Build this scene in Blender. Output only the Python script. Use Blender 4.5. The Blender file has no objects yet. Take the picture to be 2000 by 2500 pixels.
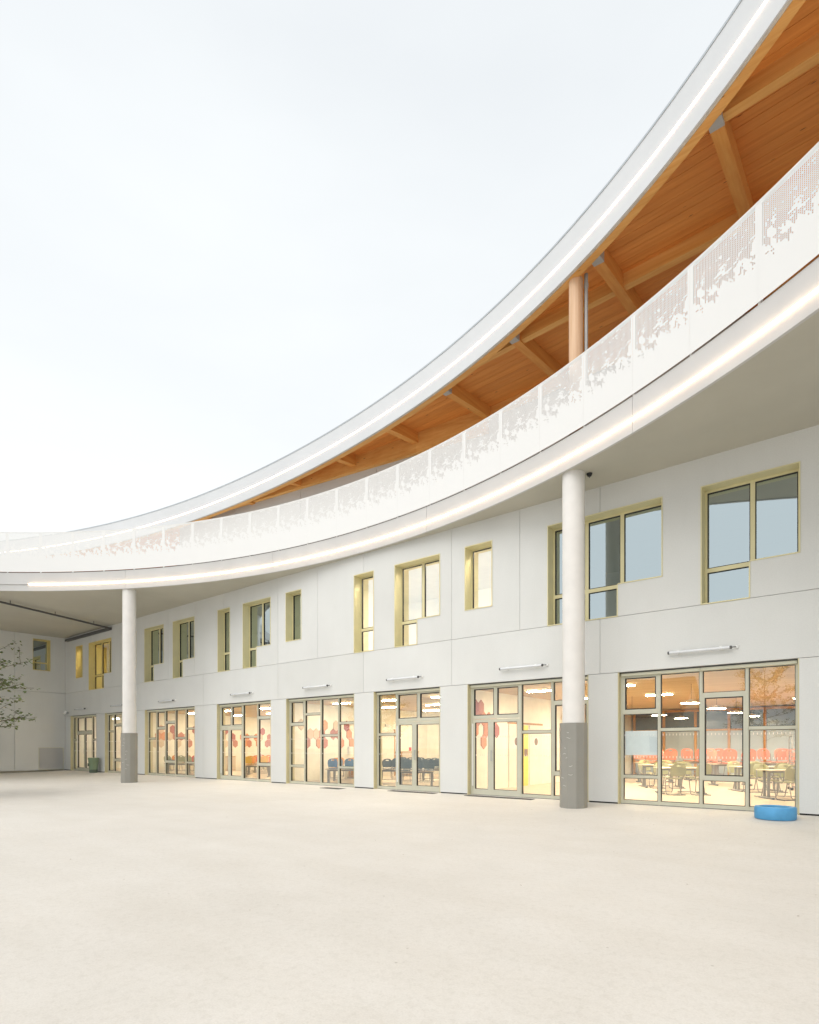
import bpy, bmesh, math, random
from mathutils import Vector, Matrix
random.seed(7)
scene = bpy.context.scene
col = scene.collection
R_ = math.radians

# ------------------------------------------------------------------ camera
cam_d = bpy.data.cameras.new('camera')
cam = bpy.data.objects.new('camera', cam_d)
col.objects.link(cam)
scene.camera = cam
cam.location = (0, 0, 1.35)
cam.rotation_euler = (R_(90), 0, 0)
cam_d.sensor_fit = 'HORIZONTAL'
cam_d.sensor_width = 24.0
cam_d.lens = 24.0 * 1444.4 / 2000.0
cam_d.shift_y = 573.0 / 2000.0
cam_d.clip_start = 0.05
cam_d.clip_end = 2000

# ------------------------------------------------------------------ sky
SUN_EL, SUN_AZ = 54.0, 218.0          # azimuth clockwise from +Y
world = bpy.data.worlds.new('World')
scene.world = world
world.use_nodes = True
nt = world.node_tree
nt.nodes.clear()
def N(tree, kind, **kw):
    n = tree.nodes.new(kind)
    for k, v in kw.items():
        setattr(n, k, v)
    return n
out = N(nt, 'ShaderNodeOutputWorld')
bg = N(nt, 'ShaderNodeBackground')
sky = N(nt, 'ShaderNodeTexSky', sky_type='NISHITA', sun_disc=False)
sky.sun_elevation = R_(SUN_EL)
sky.sun_rotation = R_(SUN_AZ)
sky.air_density = 1.0
sky.dust_density = 3.0
sky.ozone_density = 1.0
tc = N(nt, 'ShaderNodeTexCoord')
mp = N(nt, 'ShaderNodeMapping')
mp.inputs['Scale'].default_value = (1.0, 1.0, 3.2)
noi = N(nt, 'ShaderNodeTexNoise')
noi.inputs['Scale'].default_value = 1.6
noi.inputs['Detail'].default_value = 5.0
noi.inputs['Roughness'].default_value = 0.5
mr = N(nt, 'ShaderNodeMapRange')
mr.inputs['From Min'].default_value = 0.25
mr.inputs['From Max'].default_value = 0.75
mr.inputs['To Min'].default_value = 0.85
mr.inputs['To Max'].default_value = 0.97
mixs = N(nt, 'ShaderNodeMix', data_type='RGBA')
mixs.inputs[7].default_value = (8.65, 8.95, 9.05, 1)      # thin even cloud layer
L = nt.links.new
L(tc.outputs['Generated'], mp.inputs['Vector'])
L(mp.outputs[0], noi.inputs['Vector'])
L(noi.outputs[0], mr.inputs['Value'])
# the layer is seen edge-on, and so looks denser, towards the horizon
sepz = N(nt, 'ShaderNodeSeparateXYZ')
L(tc.outputs['Generated'], sepz.inputs[0])
elev = N(nt, 'ShaderNodeMapRange')
elev.inputs['From Min'].default_value = 0.0
elev.inputs['From Max'].default_value = 0.85
elev.inputs['To Min'].default_value = 0.16
elev.inputs['To Max'].default_value = -0.10
L(sepz.outputs[2], elev.inputs['Value'])
addf = N(nt, 'ShaderNodeMath', operation='ADD', use_clamp=True)
L(mr.outputs[0], addf.inputs[0])
L(elev.outputs[0], addf.inputs[1])
L(addf.outputs[0], mixs.inputs[0])
L(sky.outputs[0], mixs.inputs[6])
L(mixs.outputs[2], bg.inputs[0])
bg.inputs[1].default_value = 0.09
L(bg.outputs[0], out.inputs[0])

sd = bpy.data.lights.new('sun', 'SUN')
sd.energy = 1.5
sd.angle = R_(60)
sd.color = (1.0, 0.975, 0.94)
sun = bpy.data.objects.new('sun', sd)
col.objects.link(sun)
sun.location = (-20, -12, 30)
_az, _el = R_(SUN_AZ), R_(SUN_EL)
_d = Vector((math.sin(_az) * math.cos(_el), math.cos(_az) * math.cos(_el), math.sin(_el)))
sun.rotation_euler = _d.to_track_quat('Z', 'Y').to_euler()

scene.view_settings.view_transform = 'Standard'
scene.view_settings.look = 'None'
scene.view_settings.exposure = 0.40
scene.view_settings.gamma = 1.0
scene.view_settings.use_curve_mapping = False
scene.render.engine = 'CYCLES'
scene.cycles.use_denoising = True
scene.cycles.max_bounces = 8
scene.cycles.transparent_max_bounces = 24
scene.cycles.sample_clamp_indirect = 6.0

# ------------------------------------------------------------------ frames of reference
# facade frame: x = t (along the facade, from the inner corner), y = m (into the building), z up
P0 = Vector((-19.9, 34.19, 0))
RZ = math.atan2(-0.632, 0.775)
FM = Matrix.Translation(P0) @ Matrix.Rotation(RZ, 4, 'Z')
FI = FM.inverted()
def W(t, m, z=0.0):
    return FM @ Vector((t, m, z))
def Lc(x, y, z=0.0):
    return FI @ Vector((x, y, z))
CC = Vector((-15.157, 1.654, 0))       # centre of the round court
RING = 22.04
def ring(th, r=RING, z=0.0):
    a = R_(th)
    return Lc(CC.x + r * math.sin(a), CC.y + r * math.cos(a), z)

# ------------------------------------------------------------------ materials
MATS = {}
def new_mat(name):
    m = bpy.data.materials.new(name)
    m.use_nodes = True
    MATS[name] = m
    return m, m.node_tree, m.node_tree.nodes['Principled BSDF']
def ramp(t, fac, stops):
    r = N(t, 'ShaderNodeValToRGB')
    e = r.color_ramp.elements
    while len(e) < len(stops):
        e.new(0.5)
    for k, (p, c) in enumerate(stops):
        e[k].position = p
        e[k].color = (c[0], c[1], c[2], 1)
    t.links.new(fac, r.inputs[0])
    return r.outputs[0]
def coords(t, scale=(1, 1, 1), rot=(0, 0, 0), space='Object'):
    c = N(t, 'ShaderNodeTexCoord')
    mpg = N(t, 'ShaderNodeMapping')
    mpg.inputs['Scale'].default_value = scale
    mpg.inputs['Rotation'].default_value = rot
    t.links.new(c.outputs[space], mpg.inputs[0])
    return mpg.outputs[0]
def noise(t, vec, scale, detail=4, rough=0.55):
    n = N(t, 'ShaderNodeTexNoise')
    n.inputs['Scale'].default_value = scale
    n.inputs['Detail'].default_value = detail
    n.inputs['Roughness'].default_value = rough
    t.links.new(vec, n.inputs['Vector'])
    return n.outputs[0]
def bump(t, b, h, strength=0.2, dist=0.01):
    n = N(t, 'ShaderNodeBump')
    n.inputs['Strength'].default_value = strength
    n.inputs['Distance'].default_value = dist
    t.links.new(h, n.inputs['Height'])
    t.links.new(n.outputs[0], b.inputs['Normal'])
def mixc(t, a, b, fac, mode='MIX'):
    n = N(t, 'ShaderNodeMix', data_type='RGBA', blend_type=mode)
    for sock, v in ((n.inputs[6], a), (n.inputs[7], b), (n.inputs[0], fac)):
        if hasattr(v, 'is_output'):
            t.links.new(v, sock)
        elif isinstance(v, (int, float)):
            sock.default_value = v
        else:
            sock.default_value = (v[0], v[1], v[2], 1)
    return n.outputs[2]
def math_n(t, op, a, b=None, c=None):
    n = N(t, 'ShaderNodeMath', operation=op)
    for i, v in enumerate((a, b, c)):
        if v is None:
            continue
        if hasattr(v, 'is_output'):
            t.links.new(v, n.inputs[i])
        else:
            n.inputs[i].default_value = v
    return n.outputs[0]

def mat_plain(name, c, rough=0.6, metal=0.0, var=0.06, scale=3.0, bmp=0.0, bscale=60.0):
    m, t, b = new_mat(name)
    v = coords(t)
    n = noise(t, v, scale, 5)
    lo = [x * (1 - var) for x in c]
    hi = [min(1, x * (1 + var)) for x in c]
    t.links.new(ramp(t, n, [(0.3, lo), (0.7, hi)]), b.inputs['Base Color'])
    b.inputs['Roughness'].default_value = rough
    b.inputs['Metallic'].default_value = metal
    if bmp:
        bump(t, b, noise(t, v, bscale, 3), bmp, 0.004)
    return m

def mat_wall(name, c):
    m, t, b = new_mat(name)
    v = coords(t)
    big = noise(t, v, 0.55, 4)
    vs = coords(t, (2.3, 2.3, 0.3))
    streak = noise(t, vs, 1.0, 4)
    fine = noise(t, v, 38, 6, 0.7)
    c1 = ramp(t, big, [(0.25, [x * 0.95 for x in c]), (0.75, [min(1, x * 1.03) for x in c])])
    c2 = ramp(t, streak, [(0.3, (0.95, 0.945, 0.935)), (0.62, (1, 1, 1))])
    c3 = ramp(t, fine, [(0.28, (0.86, 0.86, 0.86)), (0.7, (1, 1, 1))])
    oi_ = N(t, 'ShaderNodeObjectInfo')
    k = mixc(t, c1, c2, 0.35, 'MULTIPLY')
    k = mixc(t, k, ramp(t, oi_.outputs['Random'], [(0.0, (0.955, 0.955, 0.95)), (1.0, (1, 1, 1))]), 1.0, 'MULTIPLY')
    k = mixc(t, k, c3, 0.55, 'MULTIPLY')
    t.links.new(k, b.inputs['Base Color'])
    b.inputs['Roughness'].default_value = 0.9
    bump(t, b, fine, 0.35, 0.006)
    return m

def mat_wood(name, dark, light, axis=0, rough=0.55):
    m, t, b = new_mat(name)
    sc = [14.0, 14.0, 14.0]
    sc[axis] = 0.35
    v = coords(t, sc)
    g = noise(t, v, 1.0, 6, 0.6)
    v2 = coords(t, [1.2 if k == axis else 5.0 for k in range(3)])
    vo = N(t, 'ShaderNodeTexVoronoi', feature='F1')
    vo.inputs['Scale'].default_value = 1.0
    t.links.new(v2, vo.inputs['Vector'])
    base = ramp(t, g, [(0.28, dark), (0.72, light)])
    # boards a hand wide, each a slightly different tone
    vb = coords(t, [0.35 if k == axis else 4.0 for k in range(3)])
    wn = noise(t, vb, 1.0, 1)
    base = mixc(t, base, ramp(t, wn, [(0.35, (0.86, 0.83, 0.78)), (0.65, (1, 1, 1))]), 0.6, 'MULTIPLY')
    knot = ramp(t, vo.outputs['Distance'], [(0.035, (0.12, 0.05, 0.02)), (0.075, (1, 1, 1))])
    base = mixc(t, base, knot, 0.75, 'MULTIPLY')
    oi_ = N(t, 'ShaderNodeObjectInfo')
    base = mixc(t, base, ramp(t, oi_.outputs['Random'], [(0.0, (0.88, 0.84, 0.80)), (1.0, (1, 1, 1))]), 1.0, 'MULTIPLY')
    t.links.new(base, b.inputs['Base Color'])
    b.inputs['Roughness'].default_value = rough
    bump(t, b, g, 0.15, 0.003)
    return m

def mat_emit(name, c, strength, base=(0.9, 0.9, 0.88)):
    m, t, b = new_mat(name)
    b.inputs['Base Color'].default_value = (*base, 1)
    b.inputs['Emission Color'].default_value = (*c, 1)
    b.inputs['Emission Strength'].default_value = strength
    return m

def mat_glass(name, tint=(0.97, 0.98, 0.97), base_ref=0.10, rough=0.0):
    m = bpy.data.materials.new(name)
    m.use_nodes = True
    MATS[name] = m
    t = m.node_tree
    t.nodes.clear()
    o = N(t, 'ShaderNodeOutputMaterial')
    tr = N(t, 'ShaderNodeBsdfTransparent')
    tr.inputs[0].default_value = (*tint, 1)
    gl = N(t, 'ShaderNodeBsdfGlossy')
    gl.inputs['Roughness'].default_value = rough
    gl.inputs[0].default_value = (0.84, 0.96, 1.0, 1)
    fr = N(t, 'ShaderNodeFresnel')
    geo = N(t, 'ShaderNodeNewGeometry')
    # the same index of refraction whichever side the ray comes from
    ior = math_n(t, 'ADD', math_n(t, 'MULTIPLY', geo.outputs['Backfacing'], 1 / 1.5 - 1.5), 1.5)
    t.links.new(ior, fr.inputs[0])
    # double glazing: both sides of each sheet reflect
    k = math_n(t, 'MULTIPLY', fr.outputs[0], 1.7)
    k = math_n(t, 'ADD', k, base_ref)
    k = math_n(t, 'MINIMUM', k, 0.95)
    # ripple of real panes
    v = coords(t)
    nz = noise(t, v, 0.9, 2)
    bp = N(t, 'ShaderNodeBump')
    bp.inputs['Strength'].default_value = 0.02
    bp.inputs['Distance'].default_value = 0.05
    t.links.new(nz, bp.inputs['Height'])
    t.links.new(bp.outputs[0], gl.inputs['Normal'])
    mx = N(t, 'ShaderNodeMixShader')
    t.links.new(k, mx.inputs[0])
    t.links.new(tr.outputs[0], mx.inputs[1])
    t.links.new(gl.outputs[0], mx.inputs[2])
    t.links.new(mx.outputs[0], o.inputs[0])
    return m

mat_wall('wall_render', (0.69, 0.695, 0.675))
mat_wall('upper_wall', (0.62, 0.60, 0.57))
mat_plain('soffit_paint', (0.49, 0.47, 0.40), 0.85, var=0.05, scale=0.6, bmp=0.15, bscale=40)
mat_plain('fascia_concrete', (0.545, 0.54, 0.53), 0.8, var=0.05, scale=0.8, bmp=0.1)
mat_plain('roof_metal', (0.62, 0.635, 0.65), 0.35, var=0.03, scale=0.7)
mat_plain('coping_metal', (0.50, 0.53, 0.55), 0.35, 0.6, var=0.05)
mat_plain('gap_shade', (0.03, 0.03, 0.028), 0.9)  # near black: the shade inside narrow gaps, put into the colour
mat_plain('joint_dark', (0.28, 0.27, 0.25), 0.9)
mat_plain('column_paint', (0.72, 0.70, 0.67), 0.6, var=0.04, bmp=0.08)
mat_plain('padding_vinyl', (0.27, 0.262, 0.232), 0.45, var=0.05, scale=1.5, bmp=0.06, bscale=8)
mat_plain('yellow_metal', (0.68, 0.62, 0.37), 0.45, 0.0, var=0.04)
mat_plain('lit_yellow_metal', (0.68, 0.57, 0.24), 0.45, 0.0, var=0.04)  # yellow metal again, with the glow of the lit windows put into its colour
mat_plain('sage_metal', (0.53, 0.52, 0.42), 0.42, 0.0, var=0.04)
mat_plain('olive_metal', (0.55, 0.50, 0.31), 0.5, 0.0, var=0.05)
mat_plain('cream_metal', (0.62, 0.61, 0.48), 0.45, 0.0, var=0.04)
mat_plain('rubber_black', (0.012, 0.012, 0.012), 0.6)
mat_plain('steel', (0.42, 0.43, 0.44), 0.35, 0.85)
mat_plain('dark_steel', (0.10, 0.10, 0.10), 0.5, 0.3)
mat_plain('white_plastic', (0.78, 0.78, 0.76), 0.4)
mat_plain('tube_diffuser', (0.68, 0.70, 0.72), 0.25)
mat_plain('interior_white', (0.84, 0.80, 0.70), 0.8)
mat_plain('interior_floor', (0.62, 0.52, 0.41), 0.5, var=0.06, scale=2)
mat_plain('unlit_room', (0.20, 0.19, 0.17), 0.9)  # rooms without lamps: their darkness is put into the surface colour
mat_plain('room_plain', (0.60, 0.55, 0.45), 0.9)
mat_plain('frosted_blue', (0.40, 0.47, 0.53), 0.3, var=0.12, scale=0.8)
mat_plain('dim_view_blue', (0.10, 0.13, 0.16), 0.2, var=0.3, scale=0.6)  # opaque panes; the dim view behind them is put into the colour
mat_plain('mat_grid', (0.07, 0.068, 0.06), 0.9, bmp=0.6, bscale=90)
mat_plain('pouf_blue', (0.085, 0.32, 0.58), 0.6, var=0.08, scale=6, bmp=0.35, bscale=45)
mat_plain('bin_green', (0.20, 0.27, 0.17), 0.45, var=0.1)
mat_plain('bin_dark', (0.09, 0.12, 0.09), 0.5)
mat_plain('table_top', (0.62, 0.52, 0.40), 0.45, var=0.05)
mat_plain('leg_grey', (0.27, 0.26, 0.26), 0.4, 0.4)
mat_plain('bark', (0.13, 0.10, 0.075), 0.9, var=0.25, scale=12, bmp=0.5, bscale=30)
mat_plain('paper_film', (0.80, 0.86, 0.87), 0.6)
mat_plain('walkway_bounce_coat', (0.80, 0.78, 0.74), 0.7)  # extra pale so that it throws light up at the timber roof
mat_plain('galvanised', (0.46, 0.47, 0.46), 0.45, 0.15)
mat_plain('vinyl_dust', (0.52, 0.51, 0.47), 0.7)
mat_plain('ply_edge', (0.60, 0.55, 0.48), 0.7, var=0.12, scale=8)
mat_plain('door_white', (0.80, 0.75, 0.66), 0.5)
mat_plain('sign_brown', (0.20, 0.11, 0.06), 0.5)
mat_plain('stripe_yellow', (0.85, 0.68, 0.10), 0.6)
mat_plain('red_paint', (0.55, 0.05, 0.04), 0.5)
mat_plain('debris', (0.20, 0.14, 0.08), 0.9)
for nm, c in (('chair_green', (0.36, 0.36, 0.20)), ('chair_coral', (0.72, 0.25, 0.18)), ('chair_navy', (0.045, 0.075, 0.10)),
              ('chair_blue', (0.07, 0.17, 0.32)), ('chair_orange', (0.75, 0.30, 0.05)), ('chair_yellow', (0.72, 0.45, 0.06)),
              ('chair_red', (0.60, 0.08, 0.05))):
    mat_plain(nm, c, 0.4, var=0.04)
for nm, c in (('hex_brick', (0.48, 0.19, 0.13)), ('hex_orange', (0.66, 0.28, 0.14)), ('hex_peach', (0.70, 0.50, 0.37)),
              ('hex_maroon', (0.40, 0.13, 0.11)), ('hex_sand', (0.66, 0.52, 0.38))):
    mat_plain(nm, c, 0.9, var=0.07, scale=10, bmp=0.2)
mat_wood('beam_wood', (0.76, 0.31, 0.06), (0.90, 0.47, 0.13), 1)
mat_wood('edge_wood', (0.78, 0.37, 0.09), (0.92, 0.55, 0.19), 0)
mat_wood('deck_wood', (0.80, 0.30, 0.06), (0.95, 0.415, 0.105), 0)
mat_wood('post_wood', (0.66, 0.40, 0.23), (0.84, 0.62, 0.43), 2)
mat_wood('frame_wood', (0.42, 0.20, 0.05), (0.60, 0.33, 0.10), 2)
mat_wood('ceiling_wool', (0.62, 0.47, 0.27), (0.72, 0.56, 0.35), 0, 0.9)
mat_glass('glass_ground', base_ref=0.10)
mat_glass('glass_upper', tint=(0.80, 0.86, 0.86), base_ref=0.50)
LED_C = (1.0, 0.66, 0.40)
mat_emit('led_strip', LED_C, 12.0)
mat_emit('led_roof', (1.0, 0.68, 0.44), 5.0)
mat_emit('lamp_warm', (1.0, 0.86, 0.60), 104.0)
mat_emit('lamp_yellow', (1.0, 0.76, 0.34), 170.0)
mat_emit('lamp_upper', (1.0, 0.82, 0.62), 240.0)
mat_emit('lamp_pendant', (1.0, 0.86, 0.60), 84.0)
mat_emit('lamp_white', (1.0, 0.86, 0.66), 88.0)

# leaf
m, t, b = new_mat('leaf')
oi = N(t, 'ShaderNodeNewGeometry')
v = coords(t)
t.links.new(ramp(t, noise(t, v, 3.0, 3), [(0.3, (0.035, 0.07, 0.012)), (0.7, (0.15, 0.18, 0.04))]), b.inputs['Base Color'])
b.inputs['Roughness'].default_value = 0.55
b.inputs['Subsurface Weight'].default_value = 0.0

# ground: pale poured resin/concrete with fine grit and faint wear
m, t, b = new_mat('yard_ground')
v = coords(t)
g1 = noise(t, v, 0.16, 5, 0.6)
g2 = noise(t, v, 1.4, 5, 0.6)
g3 = noise(t, v, 85, 3, 0.7)
vs = coords(t, (0.5, 3.0, 1), (0, 0, 0.6))
g4 = noise(t, vs, 0.5, 5, 0.6)
k = ramp(t, g1, [(0.28, (0.60, 0.57, 0.52)), (0.72, (0.68, 0.65, 0.60))])
k = mixc(t, k, ramp(t, g2, [(0.3, (0.93, 0.925, 0.91)), (0.65, (1, 1, 1))]), 0.6, 'MULTIPLY')
k = mixc(t, k, ramp(t, g4, [(0.34, (0.93, 0.915, 0.89)), (0.6, (1, 1, 1))]), 0.4, 'MULTIPLY')
g5 = noise(t, v, 16, 4, 0.75)
k = mixc(t, k, ramp(t, g5, [(0.30, (0.86, 0.85, 0.83)), (0.52, (1, 1, 1))]), 0.55, 'MULTIPLY')
pv = N(t, 'ShaderNodeTexVoronoi', feature='F1')
pv.inputs['Scale'].default_value = 2.6
t.links.new(v, pv.inputs['Vector'])
k = mixc(t, k, ramp(t, pv.outputs['Distance'], [(0.018, (0.55, 0.52, 0.48)), (0.035, (1, 1, 1))]), 0.6, 'MULTIPLY')
k = mixc(t, k, ramp(t, g3, [(0.3, (0.80, 0.79, 0.77)), (0.62, (1, 1, 1))]), 0.5, 'MULTIPLY')
t.links.new(k, b.inputs['Base Color'])
b.inputs['Roughness'].default_value = 0.75
bump(t, b, g3, 0.25, 0.004)

# perforated parapet sheet: UV u,v in metres, u from the panel's own edge
m = bpy.data.materials.new('perforated_metal')
m.use_nodes = True
MATS['perforated_metal'] = m
t = m.node_tree
b = t.nodes['Principled BSDF']
b.inputs['Base Color'].default_value = (0.75, 0.75, 0.74, 1)
b.inputs['Roughness'].default_value = 0.45
uvn = N(t, 'ShaderNodeUVMap')
uvn.uv_map = 'UVMap'
sp = N(t, 'ShaderNodeSeparateXYZ')
t.links.new(uvn.outputs[0], sp.inputs[0])
SP = 0.031
cu = math_n(t, 'DIVIDE', sp.outputs[0], SP)
cv = math_n(t, 'DIVIDE', sp.outputs[1], SP)
iu = math_n(t, 'FLOOR', cu)
iv = math_n(t, 'FLOOR', cv)
fu = math_n(t, 'SUBTRACT', math_n(t, 'FRACT', cu), 0.5)
fv = math_n(t, 'SUBTRACT', math_n(t, 'FRACT', cv), 0.5)
d2 = math_n(t, 'ADD', math_n(t, 'MULTIPLY', fu, fu), math_n(t, 'MULTIPLY', fv, fv))
inhole = math_n(t, 'LESS_THAN', d2, 0.30 * 0.30)
cell = N(t, 'ShaderNodeCombineXYZ')
t.links.new(iu, cell.inputs[0])
t.links.new(iv, cell.inputs[1])
wn = N(t, 'ShaderNodeTexWhiteNoise', noise_dimensions='2D')
t.links.new(cell.outputs[0], wn.inputs[0])
keep1 = math_n(t, 'GREATER_THAN', wn.outputs[0], 0.035)
nz = N(t, 'ShaderNodeTexNoise')
nz.inputs['Scale'].default_value = 0.21
nz.inputs['Detail'].default_value = 3.0
nz.inputs['Roughness'].default_value = 0.6
t.links.new(cell.outputs[0], nz.inputs['Vector'])
# v: 0 at the bottom of the sheet, 1.578 at the top; leaf figure dissolves towards the bottom
thr = N(t, 'ShaderNodeMapRange')
thr.inputs['From Min'].default_value = 1.36
thr.inputs['From Max'].default_value = 0.56
thr.inputs['To Min'].default_value = 0.30
thr.inputs['To Max'].default_value = 0.60
t.links.new(math_n(t, 'MULTIPLY', iv, SP), thr.inputs['Value'])
jit = math_n(t, 'MULTIPLY', math_n(t, 'SUBTRACT', wn.outputs[0], 0.5), 0.11)
keep2 = math_n(t, 'GREATER_THAN', math_n(t, 'ADD', nz.outputs[0], jit), thr.outputs[0])
keep3 = math_n(t, 'GREATER_THAN', sp.outputs[1], 0.56)
m_lo = math_n(t, 'GREATER_THAN', sp.outputs[0], 0.055)
m_hi = math_n(t, 'LESS_THAN', sp.outputs[0], 1.265)
m_top = math_n(t, 'LESS_THAN', sp.outputs[1], 1.55)
h = inhole
for q in (keep1, keep2, keep3, m_lo, m_hi, m_top):
    h = math_n(t, 'MULTIPLY', h, q)
t.links.new(math_n(t, 'SUBTRACT', 1.0, h), b.inputs['Alpha'])

# ------------------------------------------------------------------ mesh builder
class MB:
    def __init__(self):
        self.v, self.f, self.uv, self.mi = [], [], {}, []
        self.smooth = False
    def face(self, pts, uv=None, mi=0):
        n = len(self.v)
        self.v += [tuple(p) for p in pts]
        self.f.append(tuple(range(n, n + len(pts))))
        self.mi.append(mi)
        if uv:
            self.uv[len(self.f) - 1] = uv
        return self
    def poly(self, verts, faces, mi=0):
        n = len(self.v)
        self.v += [tuple(p) for p in verts]
        for f in faces:
            self.f.append(tuple(i + n for i in f))
            self.mi.append(mi)
        return self
    def box(self, x0, x1, y0, y1, z0, z1, mi=0):
        vs = [(x, y, z) for z in (z0, z1) for y in (y0, y1) for x in (x0, x1)]
        return self.poly(vs, [(0, 2, 3, 1), (4, 5, 7, 6), (0, 1, 5, 4), (2, 6, 7, 3), (0, 4, 6, 2), (1, 3, 7, 5)], mi)
    def cyl(self, c, r0, r1, z0, z1, n=24, cap=True, rot=0.0, mi=0):
        a = [2 * math.pi * k / n + rot for k in range(n)]
        vs = [(c[0] + r0 * math.cos(x), c[1] + r0 * math.sin(x), z0) for x in a] + [(c[0] + r1 * math.cos(x), c[1] + r1 * math.sin(x), z1) for x in a]
        fs = [(k, (k + 1) % n, n + (k + 1) % n, n + k) for k in range(n)]
        if cap:
            fs += [tuple(range(n - 1, -1, -1)), tuple(range(n, 2 * n))]
        return self.poly(vs, fs, mi)
    def lathe(self, c, prof, n=32, mi=0, closed=False):
        vs, fs = [], []
        k = len(prof)
        for i in range(n):
            a = 2 * math.pi * i / n
            for r, z in prof:
                vs.append((c[0] + r * math.cos(a), c[1] + r * math.sin(a), c[2] + z))
        rng = k if closed else k - 1
        for i in range(n):
            j = (i + 1) % n
            for q in range(rng):
                q2 = (q + 1) % k
                fs.append((i * k + q, j * k + q, j * k + q2, i * k + q2))
        return self.poly(vs, fs, mi)
    def tube(self, pts, r, n=8, cap=True, mi=0):
        pts = [Vector(p) for p in pts]
        rs = r if isinstance(r, (list, tuple)) else [r] * len(pts)
        vs, fs = [], []
        up = None
        for i, p in enumerate(pts):
            d = (pts[min(i + 1, len(pts) - 1)] - pts[max(i - 1, 0)]).normalized()
            if up is None:
                up = Vector((0, 0, 1)) if abs(d.z) < 0.9 else Vector((1, 0, 0))
            a = d.cross(up)
            if a.length < 1e-4:
                a = d.orthogonal()
            a.normalize()
            up = a.cross(d).normalized()
            for k in range(n):
                q = 2 * math.pi * k / n
                vs.append(p + (a * math.cos(q) + up * math.sin(q)) * rs[i])
        for i in range(len(pts) - 1):
            for k in range(n):
                k2 = (k + 1) % n
                fs.append((i * n + k, i * n + k2, (i + 1) * n + k2, (i + 1) * n + k))
        if cap:
            fs += [tuple(range(n - 1, -1, -1)), tuple(range((len(pts) - 1) * n, len(pts) * n))]
        return self.poly(vs, fs, mi)
    def beam(self, a, b_, w, h, mi=0):
        """bar from a to b (centre of its underside), w wide, h high, sides vertical"""
        a, b_ = Vector(a), Vector(b_)
        d = (b_ - a)
        s = Vector((d.y, -d.x, 0)).normalized() * (w / 2)
        up = Vector((0, 0, h))
        vs = [a - s, a + s, a + s + up, a - s + up, b_ - s, b_ + s, b_ + s + up, b_ - s + up]
        return self.poly(vs, [(0, 1, 2, 3), (7, 6, 5, 4), (0, 4, 5, 1), (1, 5, 6, 2), (2, 6, 7, 3), (3, 7, 4, 0)], mi)
    def prism(self, outline, z0, z1, mi=0):
        """flat outline of (x, y) pairs between z0 and z1 (numbers or functions of x, y)"""
        n = len(outline)
        g0 = z0 if callable(z0) else (lambda x, y: z0)
        g1 = z1 if callable(z1) else (lambda x, y: z1)
        vs = [(x, y, g0(x, y)) for x, y in outline] + [(x, y, g1(x, y)) for x, y in outline]
        fs = [tuple(range(n - 1, -1, -1)), tuple(range(n, 2 * n))] + [(k, (k + 1) % n, n + (k + 1) % n, n + k) for k in range(n)]
        return self.poly(vs, fs, mi)
    def build(self, name, mat, parent=None, smooth=False, tri=False, bevel=0.0, keep=False):
        me = bpy.data.meshes.new(name)
        me.from_pydata(self.v, [], self.f)
        mats = mat if isinstance(mat, (list, tuple)) else [mat]
        for q in mats:
            me.materials.append(MATS[q])
        for p, k in zip(me.polygons, self.mi):
            p.material_index = k
        if self.uv:
            ul = me.uv_layers.new(name='UVMap')
            for fi, u in self.uv.items():
                for li, q in zip(me.polygons[fi].loop_indices, u):
                    ul.data[li].uv = q
        bm = bmesh.new()
        bm.from_mesh(me)
        if not self.uv:
            bmesh.ops.remove_doubles(bm, verts=bm.verts, dist=1e-5)
            if tri:
                bmesh.ops.triangulate(bm, faces=[f for f in bm.faces if len(f.verts) > 4])
            if not keep:
                bmesh.ops.recalc_face_normals(bm, faces=bm.faces)
            if bevel:
                bmesh.ops.bevel(bm, geom=list(bm.edges), offset=bevel, segments=1, affect='EDGES')
        if smooth:
            for f in bm.faces:
                f.smooth = True
            for e in bm.edges:
                if len(e.link_faces) == 2 and e.calc_face_angle(0) > 0.7:
                    e.smooth = False
        bm.to_mesh(me)
        bm.free()
        o = bpy.data.objects.new(name, me)
        col.objects.link(o)
        if parent is not None:
            o.parent = parent
        return o

def tag(o, label=None, cat=None, group=None, kind=None):
    for k, v in (('label', label), ('category', cat), ('group', group), ('kind', kind)):
        if v:
            o[k] = v
    return o
def empty(name, loc=(0, 0, 0), rz=0.0, parent=None):
    o = bpy.data.objects.new(name, None)
    col.objects.link(o)
    o.empty_display_size = 0.2
    o.location = loc
    o.rotation_euler = (0, 0, rz)
    if parent is not None:
        o.parent = parent
    return o
def copy_tree(o, parent=None):
    c = o.copy()
    col.objects.link(c)
    c.parent = parent
    for ch in o.children:
        copy_tree(ch, c)
    return c

# ------------------------------------------------------------------ ground
def ground_z(m_):
    d = max(0.0, -m_)
    return -0.14 * (1 - math.exp(-d * 0.33)) if d > 0 else 0.0
g = MB()
ts = [-300, -60, -20] + [x * 2.0 for x in range(-4, 26)] + [70, 120, 300]
ms = [-400, -150, -80, -40, -28, -22, -18, -15, -12, -10, -8, -6.5, -5, -4, -3, -2.2, -1.5, -1.0, -0.6, -0.3, 0.0, 0.24]
gv = [(a, mm, ground_z(mm)) for mm in ms for a in ts]
n = len(ts)
g.poly(gv, [(j * n + i, j * n + i + 1, (j + 1) * n + i + 1, (j + 1) * n + i) for j in range(len(ms) - 1) for i in range(n - 1)])
go = g.build('ground', 'yard_ground', smooth=True)
go.matrix_world = FM
tag(go, 'pale beige poured yard surface with fine grit', kind='structure')

# ------------------------------------------------------------------ building
bld = empty('school_building', P0, RZ)
tag(bld, 'pale two storey school with round white canopy ring and timber roof above', 'building')

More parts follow.
